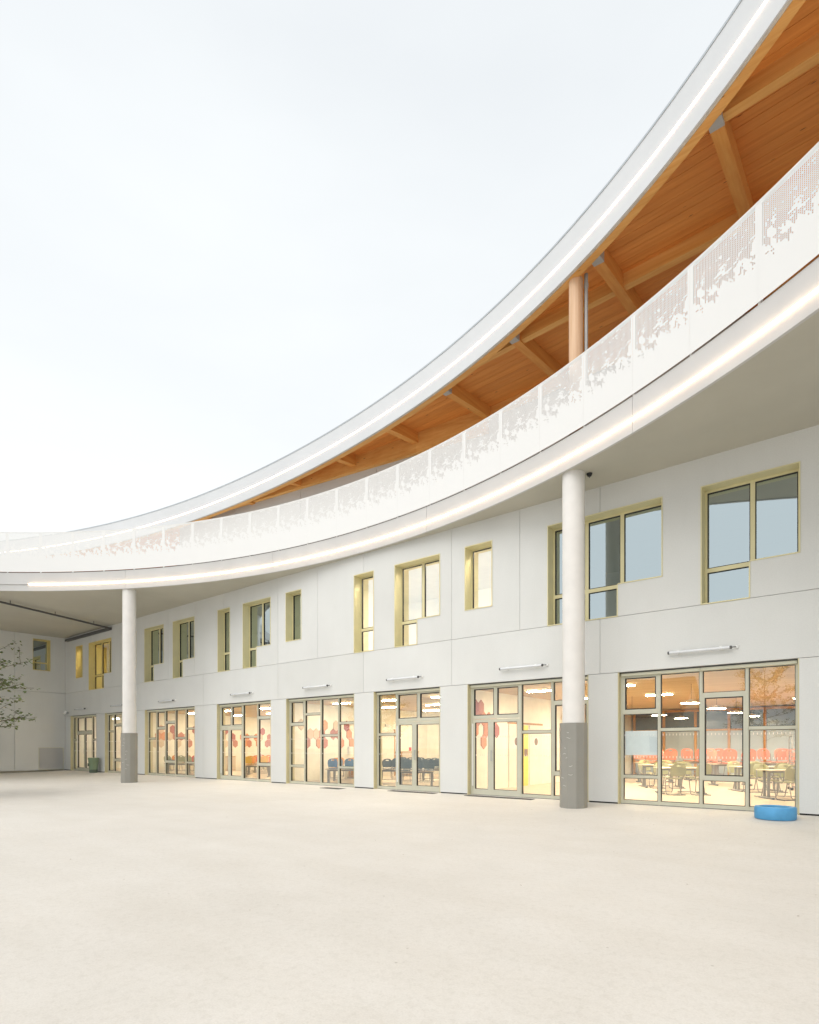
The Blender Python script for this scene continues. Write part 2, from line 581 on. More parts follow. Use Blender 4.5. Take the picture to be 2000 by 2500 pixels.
S0 = 7.60          # underside of the canopy ring
HEAD = 3.10        # ground floor opening head
JOINT = 4.42       # panel joint / lower window sill
SILL, TOPW = 5.18, 6.98

# ground floor glazed openings: t0, t1
GF = {'D8': (0.75, 4.07), 'D7': (5.10, 8.51), 'D6': (9.35, 13.72), 'D5': (15.40, 18.96), 'D4': (19.85, 23.33),
      'D3': (24.20, 26.83), 'D2': (27.78, 31.30), 'D1': (32.02, 35.61)}
# upper windows: t0, t1, right edge of the lower light (None: no lower light)
FF = [('W1', 33.82, 35.63, 34.76), ('W2', 30.22, 33.03, 32.02), ('W3', 27.69, 28.59, None), ('W4', 25.08, 26.83, 25.98),
      ('W5', 23.32, 24.21, 24.21), ('W6', 19.83, 20.70, None), ('W7', 17.20, 18.95, 18.08), ('W8', 15.46, 16.33, 16.33),
      ('W9', 11.92, 13.70, 12.76), ('W10', 9.32, 11.11, 10.20), ('W11', 7.63, 8.51, None), ('W12', 3.16, 5.84, 4.98),
      ('W13', 1.48, 2.36, None)]
holes = [(a, b_, -0.2, HEAD) for a, b_ in GF.values()]
for _, a, b_, c in FF:
    holes.append((a, b_, SILL, TOPW))
    if c:
        holes.append((a, c, JOINT - 0.001, SILL))

def slab_with_holes(mb, t0, t1, z0, z1, y0, y1, hs):
    """wall piece with openings: cells of a grid cut along the opening edges; only outer faces are kept"""
    xs = sorted({t0, t1} | {x for h in hs for x in h[:2] if t0 < x < t1})
    zs = sorted({z0, z1} | {z for h in hs for z in h[2:] if z0 < z < z1})
    def solid(i, j):
        if not (0 <= i < len(xs) - 1 and 0 <= j < len(zs) - 1):
            return False
        cx, cz = (xs[i] + xs[i + 1]) / 2, (zs[j] + zs[j + 1]) / 2
        return not any(h[0] < cx < h[1] and h[2] < cz < h[3] for h in hs)
    for i in range(len(xs) - 1):
        for j in range(len(zs) - 1):
            if not solid(i, j):
                continue
            a, b2, c, d = xs[i], xs[i + 1], zs[j], zs[j + 1]
            mb.face([(a, y0, c), (b2, y0, c), (b2, y0, d), (a, y0, d)])
            mb.face([(b2, y1, c), (a, y1, c), (a, y1, d), (b2, y1, d)])
            if not solid(i - 1, j): mb.face([(a, y1, c), (a, y0, c), (a, y0, d), (a, y1, d)])
            if not solid(i + 1, j): mb.face([(b2, y0, c), (b2, y1, c), (b2, y1, d), (b2, y0, d)])
            if not solid(i, j - 1): mb.face([(a, y1, c), (b2, y1, c), (b2, y0, c), (a, y0, c)])
            if not solid(i, j + 1): mb.face([(a, y0, d), (b2, y0, d), (b2, y1, d), (a, y1, d)])

facade = empty('facade', parent=bld)
G = 0.005
ffcuts = [0.0, 3.66, 5.85, 8.03, 11.52, 13.70, 15.89, 19.38, 21.56, 23.75, 27.24, 29.43, 31.59, 36.40, 40.0, 46.0]
bandcuts = [0.0, 4.60, 8.95, 14.41, 19.38, 23.75, 27.24, 31.59, 36.40, 40.0, 46.0]
def panels(cuts, z0, z1, hs, parent):
    for a, b_ in zip(cuts[:-1], cuts[1:]):
        mb = MB()
        slab_with_holes(mb, a + G, b_ - G, z0 + G, z1 - G, 0.0, 0.16, hs)
        if mb.f:
            mb.build('wall_panel', 'wall_render', parent)
panels(ffcuts, JOINT, S0 + 0.02, holes, facade)
panels(bandcuts, HEAD, JOINT, [], facade)
piers = [(-0.0, 0.75), (4.07, 5.10), (8.51, 9.35), (13.72, 14.41), (14.41, 15.40), (18.96, 19.85), (23.33, 24.20), (26.83, 27.78), (31.30, 32.02), (35.61, 40.0), (40.0, 46.0)]
for a, b_ in piers:
    mb = MB()
    ga = 0.0 if a in [x[1] for x in GF.values()] else G
    gb = 0.0 if b_ in [x[0] for x in GF.values()] else G
    slab_with_holes(mb, a + ga, b_ - gb, 0.035, HEAD - G, 0.0, 0.16, [])
    mb.build('wall_panel', 'wall_render', facade)
mb = MB()      # backing behind the joints and the inner leaf of the wall
slab_with_holes(mb, -0.3, 46.0, -0.15, S0 + 0.02, 0.165, 0.40, [(h[0] + 0.0, h[1], h[2], h[3]) for h in holes])
mb.build('inner_wall', ['room_plain'], facade)
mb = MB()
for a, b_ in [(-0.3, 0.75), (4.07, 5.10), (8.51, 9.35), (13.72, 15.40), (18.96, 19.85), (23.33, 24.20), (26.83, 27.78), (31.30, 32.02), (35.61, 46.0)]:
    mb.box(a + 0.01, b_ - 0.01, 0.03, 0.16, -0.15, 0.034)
mb.build('base_shade_strip', 'gap_shade', facade)['kind'] = 'stuff'  # dark strip in place of the shade under the wall panels

# ---- upper windows
def frame_rect(mb, t0, t1, z0, z1, w, y0, y1):
    mb.box(t0, t1, y0, y1, z1 - w, z1)
    mb.box(t0, t1, y0, y1, z0, z0 + w)
    mb.box(t0, t0 + w, y0, y1, z0 + w, z1 - w)
    mb.box(t1 - w, t1, y0, y1, z0 + w, z1 - w)
def light(win, t0, t1, z0, z1, w, y, fmat, gmat, gask=0.016):
    """one glazed light: frame, rubber gasket and pane"""
    f = MB(); frame_rect(f, t0, t1, z0, z1, w, y - 0.035, y + 0.035)
    f.build('frame', fmat, win)
    gk = MB(); frame_rect(gk, t0 + w, t1 - w, z0 + w, z1 - w, gask, y - 0.028, y + 0.028)
    gk.build('gasket', 'rubber_black', win)
    p = MB(); p.face([(t0 + w + gask, y, z0 + w + gask), (t1 - w - gask, y, z0 + w + gask), (t1 - w - gask, y, z1 - w - gask), (t0 + w + gask, y, z1 - w - gask)])
    p.build('pane', gmat, win, keep=True)
    return (t0 + w + gask, t1 - w - gask, z0 + w + gask, z1 - w - gask)

DEPTH = 0.36
for nm, a, b_, c in FF:
    win = empty('window', parent=bld)
    ym = 'lit_yellow_metal' if nm in ('W12', 'W13') else 'yellow_metal'  # corner windows take the copy with the glow in its colour
    th = 0.022
    y0, y1 = -0.014, DEPTH + 0.05
    rv = MB()
    zb = JOINT if c else SILL
    rv.box(a, b_, y0, y1, TOPW - th, TOPW + 0.001)
    rv.box(a - 0.001, a + th, y0, y1, zb, TOPW - th)
    if c and c < b_:
        rv.box(b_ - th, b_ + 0.001, y0, y1, SILL, TOPW - th)
        rv.box(c, b_, y0, y1, SILL - 0.001, SILL + th)
        rv.box(c - th, c + 0.001, y0, y1, zb, SILL)
        rv.box(a, c, y0, y1, zb - 0.001, zb + th)
    else:
        rv.box(b_ - th, b_ + 0.001, y0, y1, zb, TOPW - th)
        rv.box(a, b_, y0, y1, zb - 0.001, zb + th)
    rv.build('reveal', ym, win)
    fm, gm = ym, 'glass_upper'
    y = DEPTH - 0.03
    w = 0.045
    i0, i1 = a + th, b_ - th
    if nm in ('W2', 'W12'):
        mid = a + 0.92
        cells = [(i0, mid), (mid, c), (c, i1)]
    elif c and c < b_:
        cells = [(i0, c), (c, i1)]
    else:
        cells = [(i0, i1)]
    for q0, q1 in cells:
        if c and q1 <= c + 0.03:
            light(win, q0, q1, SILL + 0.03, TOPW - th, w, y, fm, gm)
            light(win, q0, q1, zb + th, SILL + 0.03, w, y, fm, gm)
        else:
            light(win, q0, q1, SILL + th, TOPW - th, w, y, fm, gm)

# ---- ground floor glazed fronts
#  each bay: list of (kind, z0, z1)
def P_(*z):      # fixed panes between the given heights
    return [('pane', a, b_) for a, b_ in zip(z[:-1], z[1:])]
B0, T0 = 0.06, 3.02
SPEC = {
 'D1': ([32.02, 32.91, 33.79, 34.68, 35.61], [P_(B0, 0.65, 2.15) + [('sash', 2.15, T0)], P_(B0, 1.74, T0), P_(B0, 0.65) + [('sash', 0.65, 2.49)] + P_(2.49, T0), P_(B0, 1.74, T0)]),
 'D2': ([27.78, 29.37, 30.28, 31.30], [[('door', B0, 2.12), ('sash2', 2.15, T0)], P_(B0, 1.74, T0), P_(B0, 0.65) + [('sash', 0.65, 2.49)] + P_(2.49, T0)]),
 'D3': ([24.20, 25.03, 26.83], [P_(B0, 1.74, T0), [('door', B0, 2.12), ('sash2', 2.15, T0)]]),
 'D4': ([19.85, 20.70, 21.56, 22.44, 23.33], [P_(B0, 0.65, 2.15) + [('sash', 2.15, T0)], P_(B0, 2.51, T0), P_(B0, 1.74, T0), P_(B0, 0.65, 2.15, T0)]),
 'D5': ([15.40, 16.98, 17.95, 18.96], [[('door', B0, 2.12), ('sash2', 2.15, T0)], P_(B0, 1.74, T0), P_(B0, 0.65) + [('sash', 0.65, 2.49)] + P_(2.49, T0)]),
 'D6': ([9.35, 10.17, 10.98, 11.87, 12.75, 13.72], [P_(B0, 1.74, T0), P_(B0, 2.20) + [('sash', 2.20, T0)], P_(B0, 0.65) + [('sash', 0.65, 2.49)] + P_(2.49, T0), P_(B0, 1.74, T0), P_(B0, 0.65, 2.15, T0)]),
 'D7': ([5.10, 5.80, 6.70, 7.60, 8.51], [P_(B0, 2.15, T0), P_(B0, 0.65) + [('sash', 0.65, 2.49)] + P_(2.49, T0), P_(B0, 1.74, T0), P_(B0, 2.15, T0)]),
 'D8': ([0.75, 1.25, 3.25, 4.07], [P_(B0, 1.74, T0), [('door', B0, 2.12), ('sash2', 2.15, T0)], P_(B0, 1.74, T0)]),
}
YG = 0.20
marks = {}
for nm, (a, b_) in GF.items():
    fr = empty('glazed_front', parent=bld)
    sm = 'sage_metal'
    for q0, q1 in ((a - 0.001, a + 0.02), (b_ - 0.02, b_ + 0.001)):
        lin = MB(); lin.box(q0, q1, -0.004, YG + 0.12, 0.0, HEAD)
        lin.build('reveal', 'olive_metal', fr)
    hd = MB(); hd.box(a + 0.02, b_ - 0.02, 0.10, YG + 0.12, HEAD - 0.03, HEAD + 0.001)
    hd.build('head', 'dark_steel', fr)
    bays, fill = SPEC[nm]
    midb = bays[len(bays) // 2]
    for q0, q1 in ((a + 0.04, midb - 0.004), (midb + 0.004, b_ - 0.04)):
        bx = MB(); bx.box(q0, q1, YG - 0.115, YG - 0.03, T0 - 0.012, HEAD - 0.028)
        bx.build('blind_box', 'cream_metal', fr, bevel=0.006)
    MW = 0.046
    f = MB(); f.box(a + 0.02, b_ - 0.02, YG - 0.05, YG + 0.05, 0.012, B0 + 0.02); f.build('sill_rail', sm, fr)
    f = MB(); f.box(a + 0.02, b_ - 0.02, YG - 0.045, YG + 0.045, T0 - 0.01, T0 + 0.05); f.build('head_rail', sm, fr)
    for k, x in enumerate(bays):
        x0 = a + 0.02 if k == 0 else (b_ - 0.02 - MW if k == len(bays) - 1 else x - MW / 2)
        mu = MB(); mu.box(x0, x0 + MW, YG - 0.06, YG + 0.06, 0.01, T0 - 0.011)
        mu.build('mullion', sm, fr)
    for k, items in enumerate(fill):
        x0 = (a + 0.02 + MW) if k == 0 else bays[k] + MW / 2
        x1 = (b_ - 0.02 - MW) if k == len(fill) - 1 else bays[k + 1] - MW / 2
        for q, (kind, z0, z1) in enumerate(items):
            if z0 > B0:
                tr = MB(); tr.box(x0, x1, YG - 0.045, YG + 0.045, z0 - 0.028, z0 + 0.022)
                tr.build('transom', sm, fr)
            lo = z0 + (0.022 if z0 > B0 else 0.02)
            hi = z1 - (0.028 if z1 < T0 else 0.01)
            if kind == 'pane':
                light(fr, x0, x1, lo, hi, 0.012, YG, sm, 'glass_ground', 0.010)
            elif kind == 'sash':
                light(fr, x0, x1, lo, hi, 0.048, YG - 0.01, sm, 'glass_ground', 0.022)
            elif kind == 'sash2':
                c = (x0 + x1) / 2
                for u0, u1 in ((x0, c - 0.004), (c + 0.004, x1)):
                    light(fr, u0, u1, lo, hi, 0.048, YG - 0.01, sm, 'glass_ground', 0.022)
            else:
                c = x0 + (x1 - x0) * (0.40 if nm != 'D8' else 0.5)
                for s, (u0, u1) in enumerate(((x0, c - 0.003), (c + 0.003, x1))):
                    light(fr, u0, u1, lo, hi + 0.02, 0.085, YG - 0.01, sm, 'glass_ground', 0.010)
                hb = MB()
                hb.tube([(c + 0.045, YG - 0.10, 0.95), (c + 0.045, YG - 0.10, 1.25)], 0.012, 6)
                hb.box(c + 0.035, c + 0.055, YG - 0.10, YG - 0.04, 0.96, 0.98)
                hb.box(c + 0.035, c + 0.055, YG - 0.10, YG - 0.04, 1.22, 1.24)
                hb.build('door_handle', 'steel', fr)
                hg = MB(); hg.box(x0 + 0.005, x0 + 0.03, YG - 0.075, YG - 0.045, 0.25, 2.0)
                hg.build('hinge_guard', 'white_plastic', fr)
    # rows of small safety marks on the glass
    mk = MB()
    for zz in (1.09, 1.60):
        x = a + 0.10
        while x < b_ - 0.12:
            mk.box(x, x + 0.012, YG - 0.026, YG - 0.022, zz, zz + 0.045)
            x += 0.072
    mo = mk.build('safety_marking', 'white_plastic', fr)
    mo['kind'] = 'stuff'
    if nm == 'D1':
        pf = MB(); pf.box(a + 0.09, bays[1] - 0.035, YG + 0.035, YG + 0.037, 1.15, 1.72)
        pf.build('window_film', 'paper_film', fr)

# ---- return wall at the inner corner (local x = 0, towards the court)
rw = empty('return_wall', parent=bld)
def ret_panel(s0, s1, z0, z1, hs):
    mb = MB()
    slab_with_holes(mb, s0, s1, z0, z1, 0.0, 0.2, hs)
    # (s, depth, z) -> (t, m, z)
    mb.v = [(-y, -x, z) for x, y, z in mb.v]
    return mb.build('wall_panel', 'wall_render', rw)
rh = [(0.78, 1.67, 5.62, 7.38)]
for s0, s1 in ((0.006, 2.53), (2.545, 6.0), (6.012, 9.5), (9.512, 13.0)):
    ret_panel(s0, s1, 0.03, JOINT - G, [])
    ret_panel(s0, s1, JOINT + G, S0 + 0.02, rh)
mb = MB(); slab_with_holes(mb, -0.4, 13.2, -0.2, S0, 0.205, 0.42, rh)
mb.v = [(-y, -x, z) for x, y, z in mb.v]
mb.build('inner_wall', 'room_plain', rw)
win = empty('window', parent=bld)
rv = MB(); frame_rect(rv, 0.78, 1.67, 5.62, 7.38, 0.022, -0.012, 0.36)
rv.v = [(-y, -x, z) for x, y, z in rv.v]
rv.build('reveal', 'lit_yellow_metal', win)
f = MB(); frame_rect(f, 0.80, 1.65, 5.64, 7.36, 0.05, 0.27, 0.33); f.box(0.85, 1.60, 0.27, 0.33, 6.04, 6.12)
f.v = [(-y, -x, z) for x, y, z in f.v]
f.build('frame', 'lit_yellow_metal', win)
for z0, z1 in ((5.69, 6.04), (6.12, 7.31)):
    p = MB(); p.face([(-0.30, -0.85, z0), (-0.30, -1.60, z0), (-0.30, -1.60, z1), (-0.30, -0.85, z1)])
    p.build('pane', 'glass_upper', win)
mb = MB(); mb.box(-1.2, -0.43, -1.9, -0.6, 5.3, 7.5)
mb.build('dark_backing', 'unlit_room', win)
# louvred vent in the return wall
vent = empty('vent_grille', parent=bld)
f = MB(); frame_rect(f, 0.10, 1.38, 0.05, 1.30, 0.03, -0.03, -0.002)
f.v = [(-y, -x, z) for x, y, z in f.v]
f.build('frame', 'cream_metal', vent)
z = 0.09
while z < 1.26:
    sl = MB(); sl.poly([(0.004, -0.13, z + 0.034), (0.026, -0.13, z), (0.026, -1.35, z), (0.004, -1.35, z + 0.034)], [(0, 1, 2, 3)])
    sl.poly([(0.006, -0.13, z + 0.036), (0.028, -0.13, z + 0.002), (0.028, -1.35, z + 0.002), (0.006, -1.35, z + 0.036)], [(0, 3, 2, 1)])
    sl.build('slat', 'fascia_concrete', vent)
    z += 0.05

# ---- canopy ring: slab, lower fascia, light strip, parapet
arc = [-52 + 1.5 * k for k in range(int((118 + 52) / 1.5) + 1)]
canopy = empty('canopy', parent=bld)
outl = [(ring(a).x, ring(a).y) for a in arc]
outl2 = [(ring(a, RING + 0.07).x, ring(a, RING + 0.07).y) for a in arc]
pl = outl2 + [(49.0, outl2[-1][1]), (49.0, 18.0), (-2.5, 18.0), (-2.5, outl2[0][1])]
mb = MB(); mb.prism(pl, S0, 8.30)
mb.build('soffit', 'soffit_paint', canopy, tri=True)
mb = MB(); mb.prism(pl, 8.301, 8.306)
mb.build('walkway_bounce_floor', 'walkway_bounce_coat', canopy, tri=True)  # unseen pale sheet added to bounce light up under the timber roof
def curved(th0, th1, r0, r1, z0, z1, step=0.9):
    """curved slab between two radii and two heights (closed solid)"""
    k = max(2, int(round((th1 - th0) / step)) + 1)
    ths = [th0 + (th1 - th0) * i / (k - 1) for i in range(k)]
    mb = MB()
    vs = []
    for a in ths:
        for r, z in ((r0, z0), (r1, z0), (r1, z1), (r0, z1)):
            vs.append(ring(a, r, z))
    fs = [(3, 2, 1, 0), tuple(range(4 * (k - 1), 4 * k))]
    for i in range(k - 1):
        for q in range(4):
            q2 = (q + 1) % 4
            fs.append((4 * i + q, 4 * i + q2, 4 * (i + 1) + q2, 4 * (i + 1) + q))
    mb.poly(vs, fs)
    return mb
fj = [10.3 + 17.47 * k for k in range(-3, 7)]
for a, b_ in zip(fj[:-1], fj[1:]):
    mb = curved(a + 0.012, b_ - 0.012, RING, RING + 0.06, S0 - 0.012, 8.315)
    mb.build('fascia_panel', 'fascia_concrete', canopy, smooth=True)
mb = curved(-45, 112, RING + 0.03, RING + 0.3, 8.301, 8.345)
mb.build('gap_shade_strip', 'gap_shade', canopy, smooth=True)  # dark strip standing in for the shade below the parapet panels
# light strip: small diffuser bead standing proud of the fascia
def bead(th0, th1, r, z, h, mat, name, parent):
    k = int((th1 - th0) / 0.6) + 1
    ths = [th0 + (th1 - th0) * i / (k - 1) for i in range(k)]
    prof = [(0.0, -h / 2), (-0.028, -h * 0.36), (-0.036, 0.0), (-0.028, h * 0.36), (0.0, h / 2)]
    vs = [ring(a, r + dr, z + dz) for a in ths for dr, dz in prof]
    fs = [(i * 5 + q, i * 5 + q + 1, (i + 1) * 5 + q + 1, (i + 1) * 5 + q) for i in range(k - 1) for q in range(4)]
    mb = MB(); mb.poly(vs, fs)
    return mb.build(name, mat, parent, smooth=True)
bead(-0.22, 105, RING - 0.001, 7.853, 0.032, 'led_strip', 'light_strip', canopy)
bead(-45, -0.30, RING - 0.001, 7.853, 0.03, 'fascia_concrete', 'light_strip', canopy)

PZ0, PZ1 = 8.336, 9.914
parapet = empty('parapet', parent=bld)
STEP = 3.433
for k in range(-9, 30):
    a = -2.44 + STEP * k
    w = R_(STEP) * RING - 0.006
    mb = MB()
    nseg = 5
    for i in range(nseg):
        q0, q1 = i / nseg, (i + 1) / nseg
        ta, tb = a + 0.003 + (STEP - 0.006) * q0, a + 0.003 + (STEP - 0.006) * q1
        r = RING - 0.025
        mb.face([ring(ta, r, PZ0), ring(tb, r, PZ0), ring(tb, r, PZ1), ring(ta, r, PZ1)],
                [(w * q0, 0), (w * q1, 0), (w * q1, PZ1 - PZ0), (w * q0, PZ1 - PZ0)])
    mb.build('parapet_panel', 'perforated_metal', parapet, smooth=True)
    c = ring(a, RING + 0.03)
    po = MB()
    po.box(-0.022, 0.022, -0.03, 0.03, 8.30, PZ1 - 0.012)
    o = po.build('post', 'white_plastic', parapet)
    o.location = (c.x, c.y, 0)
    cl = Lc(CC.x, CC.y)
    o.rotation_euler = (0, 0, math.atan2(c.y - cl.y, c.x - cl.x) + math.pi / 2)
mb = curved(-33, 100, RING - 0.03, RING + 0.05, PZ1 - 0.008, PZ1 + 0.012)
mb.build('handrail', 'white_plastic', parapet, smooth=True)

# ---- columns under the ring, timber posts above
def column(th, r, label):
    p = ring(th, r)
    base = ground_z(p.y)
    cg = empty('column', parent=bld)
    mb = MB(); mb.lathe((p.x, p.y, 0), [(0.25, base), (0.25, S0 + 0.01)], 40)
    mb.build('shaft', 'column_paint', cg, smooth=True)
    pd = MB()
    nn = 10
    rows = [base - 0.01 + (1.9 - base) * k / 10 for k in range(11)]
    rnd = random.Random(int(th))
    vs = [(p.x + (0.312 + rnd.uniform(-0.0025, 0.0025)) * math.cos(2 * math.pi * i / nn + 0.3), p.y + (0.312 + rnd.uniform(-0.0025, 0.0025)) * math.sin(2 * math.pi * i / nn + 0.3), z) for z in rows for i in range(nn)]
    fs = [(j * nn + i, j * nn + (i + 1) % nn, (j + 1) * nn + (i + 1) % nn, (j + 1) * nn + i) for j in range(10) for i in range(nn)]
    fs.append(tuple(range(10 * nn, 11 * nn)))
    pd.poly(vs, fs)
    o = pd.build('padding', 'padding_vinyl', cg)
    cr = MB()       # creases in the vinyl cover
    for k in range(9):
        z = 0.45 + 0.15 * k + rnd.uniform(-0.05, 0.05)
        a0 = math.atan2(-p.y - 13.9, 37.0 - p.x) + rnd.uniform(-1.1, -0.2)
        a1 = a0 + rnd.uniform(0.15, 0.4)
        pts = []
        for q in range(4):
            a = a0 + (a1 - a0) * q / 3
            seg = 2 * math.pi / nn
            aa = ((a - 0.3) % seg) - seg / 2
            rr = 0.312 * math.cos(seg / 2) / math.cos(aa)
            pts.append((p.x + rr * math.cos(a), p.y + rr * math.sin(a), z + 0.012 * math.sin(q * 1.7 + k)))
        cr.tube(pts, [0.002, 0.006, 0.006, 0.002], 5)
    co = cr.build('crease', 'vinyl_dust', cg)
    co['kind'] = 'stuff'
    return p
pc1 = column(10.2, RING + 0.30, '')
pc2 = column(57.75, RING + 0.34, '')

# ---- timber roof: a tilted plane, edge curve in plan
GT, GN, Z00 = 0.035, 0.10, 12.0
def roof_z(t_, m_):
    return Z00 + GT * t_ + GN * m_
KP = [-0.1864, -0.0276, -1.2306, 0.0178, 1.0271]
def me_(t_):
    s = (t_ - 19.0) / 10
    r = 0
    for k in KP:
        r = r * s + k
    return r
edge = []
tt = 1.5
while tt <= 36.5:
    edge.append((tt, me_(tt)))
    tt += 0.5
def extend(p, q, step, n, bend):
    d = math.atan2(q[1] - p[1], q[0] - p[0])
    res = []
    x, y = q
    for k in range(n):
        d += bend
        x += step * math.cos(d); y += step * math.sin(d)
        res.append((x, y))
    return res
edge = extend(edge[1], edge[0], 0.6, 20, 0.022)[::-1] + edge + extend(edge[-2], edge[-1], 0.6, 20, -0.022)
def offset(poly, d):
    res = []
    for i, (x, y) in enumerate(poly):
        x0, y0 = poly[max(0, i - 1)]
        x1, y1 = poly[min(len(poly) - 1, i + 1)]
        l = math.hypot(x1 - x0, y1 - y0)
        res.append((x - (y1 - y0) / l * d, y + (x1 - x0) / l * d))
    return res
roof = empty('roof', parent=bld)
OC, OB, ODECK = -0.98, -0.565, -0.58
def edge_solid(i0, i1, d0, d1, o0, o1):
    """solid following the roof edge between two inward offsets and two heights under the roof plane"""
    a, b_ = offset(edge, d0)[i0:i1 + 1], offset(edge, d1)[i0:i1 + 1]
    mb = MB(); vs = []
    for p, q, e in zip(a, b_, edge[i0:i1 + 1]):
        z = roof_z(*e)
        vs += [(p[0], p[1], z + o0), (q[0], q[1], z + o0), (q[0], q[1], z + o1), (p[0], p[1], z + o1)]
    k = len(a)
    fs = [(3, 2, 1, 0), tuple(range(4 * (k - 1), 4 * k))]
    for i in range(k - 1):
        for q in range(4):
            q2 = (q + 1) % 4
            fs.append((4 * i + q, 4 * i + q2, 4 * (i + 1) + q2, 4 * (i + 1) + q))
    mb.poly(vs, fs)
    return mb
NE = len(edge) - 1
i = 0
while i < NE:
    j = min(NE, i + 9)
    edge_solid(i, j, 0.0, 0.03, OC, -0.012).build('fascia_panel', 'roof_metal', roof, smooth=True)
    i = j
edge_solid(0, NE, -0.012, 0.10, -0.010, 0.035).build('coping', 'coping_metal', roof, smooth=True)
edge_solid(0, NE, 0.004, 0.05, -0.030, -0.0105).build('gap_shade_strip', 'gap_shade', roof, smooth=True)  # dark strip standing in for the shade below the coping
edge_solid(0, NE, 0.032, 0.07, OC - 0.01, -0.1).build('trim_board', 'ply_edge', roof, smooth=True)
edge_solid(0, NE, 0.075, 0.25, OC - 0.012, ODECK + 0.02).build('edge_beam', 'edge_wood', roof, smooth=True)
# roof light strip
prof = [(0.0, -0.016), (-0.020, -0.011), (-0.026, 0.0), (-0.020, 0.011), (0.0, 0.016)]
offs = {d: offset(edge, d + 0.001) for d, _ in prof}
mb = MB(); vs = []
for q, e in enumerate(edge):
    z = roof_z(*e) + OB
    for d, dz in prof:
        vs.append((offs[d][q][0], offs[d][q][1], z + dz))
mb.poly(vs, [(a * 5 + q, a * 5 + q + 1, (a + 1) * 5 + q + 1, (a + 1) * 5 + q) for a in range(NE) for q in range(4)])
mb.build('light_strip', 'led_roof', roof, smooth=True)
# deck
inn = offset(edge, 0.05)
back = 10.0
pl = inn + [(46.0, inn[-1][1]), (46.0, back), (-9.0, back), (-9.0, inn[0][1])]
mb = MB(); mb.prism(pl, lambda x, y: roof_z(x, y) + ODECK, lambda x, y: roof_z(x, y) - 0.02)
mb.build('deck', 'deck_wood', roof, tri=True)
# ceiling boards under the deck, each a plank of its own
def clear_spans(m_):
    spans, cur = [], None
    t_ = 9.0
    while t_ < 45.0:
        ok = (me_(t_) if 1.5 <= t_ <= 36.5 else -6.0) + 0.30 < m_
        if ok and cur is None: cur = t_
        if not ok and cur is not None: spans.append((cur, t_)); cur = None
        t_ += 0.1
    if cur is not None: spans.append((cur, 45.0))
    return spans
BW = 0.25
mm_ = -5.0
while mm_ < 9.5:
    for q0, q1 in clear_spans(mm_):
        if q1 - q0 < 0.5 or (mm_ < 0.6 and q1 < 20): continue
        dz = random.uniform(0.014, 0.020)
        pb = MB(); pb.prism([(q0, mm_ + 0.004), (q1, mm_ + 0.004), (q1, mm_ + BW - 0.004), (q0, mm_ + BW - 0.004)],
                            (lambda x, y, dz=dz: roof_z(x, y) + ODECK - dz), lambda x, y: roof_z(x, y) + ODECK - 0.001)
        pb.build('plank', 'deck_wood', roof)
    mm_ += BW
# upper wall, slightly turned against the facade
def wall_m(t_):
    return 1.02 + 0.1414 * (t_ - 12.17)
# ribs square to the facade
inner_edge = offset(edge, 0.24)
def edge_m(t_):
    for (x0, y0), (x1, y1) in zip(inner_edge[:-1], inner_edge[1:]):
        if x0 <= t_ <= x1:
            return y0 + (y1 - y0) * (t_ - x0) / (x1 - x0)
    return -6.0
ribs = [15.8 + 2.7 * k for k in range(-5, 10)]
RH = 0.38
for t_ in ribs:
    a, b_ = edge_m(t_), max(wall_m(t_), edge_m(t_) + 0.3)
    b_ = min(b_ + 0.0, 9.5) if t_ < 25 else 9.0
    mb = MB(); mb.beam((t_, a, roof_z(t_, a) + ODECK - RH), (t_, b_, roof_z(t_, b_) + ODECK - RH), 0.22, RH + 0.01)
    rb = mb.build('rib_beam', 'beam_wood', roof)
    if t_ > 26:
        sh = MB(); sh.beam((t_, a + 0.01, roof_z(t_, a) + ODECK - RH - 0.004), (t_, a + 0.26, roof_z(t_, a + 0.26) + ODECK - RH - 0.004), 0.228, 0.25)
        sh.build('steel_shoe', 'galvanised', roof)
# purlins between the ribs
for t0, t1 in zip(ribs[:-1], ribs[1:]):
    for pm in (-2.75, 0.2, 3.1, 6.0):
        if pm < max(edge_m(t0), edge_m(t1)) + 0.1 and not (pm > edge_m(t0) + 0.1 or pm > edge_m(t1) + 0.1):
            continue
        if t0 < 24.5 and pm > -1:
            continue
        x0, x1 = t0 + 0.11, t1 - 0.11
        while x0 < x1 and edge_m(x0) > pm - 0.05: x0 += 0.1
        while x1 > x0 and edge_m(x1) > pm - 0.05: x1 -= 0.1
        if x1 - x0 < 0.4:
            continue
        mb = MB(); mb.beam((x0, pm, roof_z(x0, pm) + ODECK - RH + 0.05), (x1, pm, roof_z(x1, pm) + ODECK - RH + 0.05), 0.18, RH - 0.04)
        mb.build('purlin', 'edge_wood', roof)
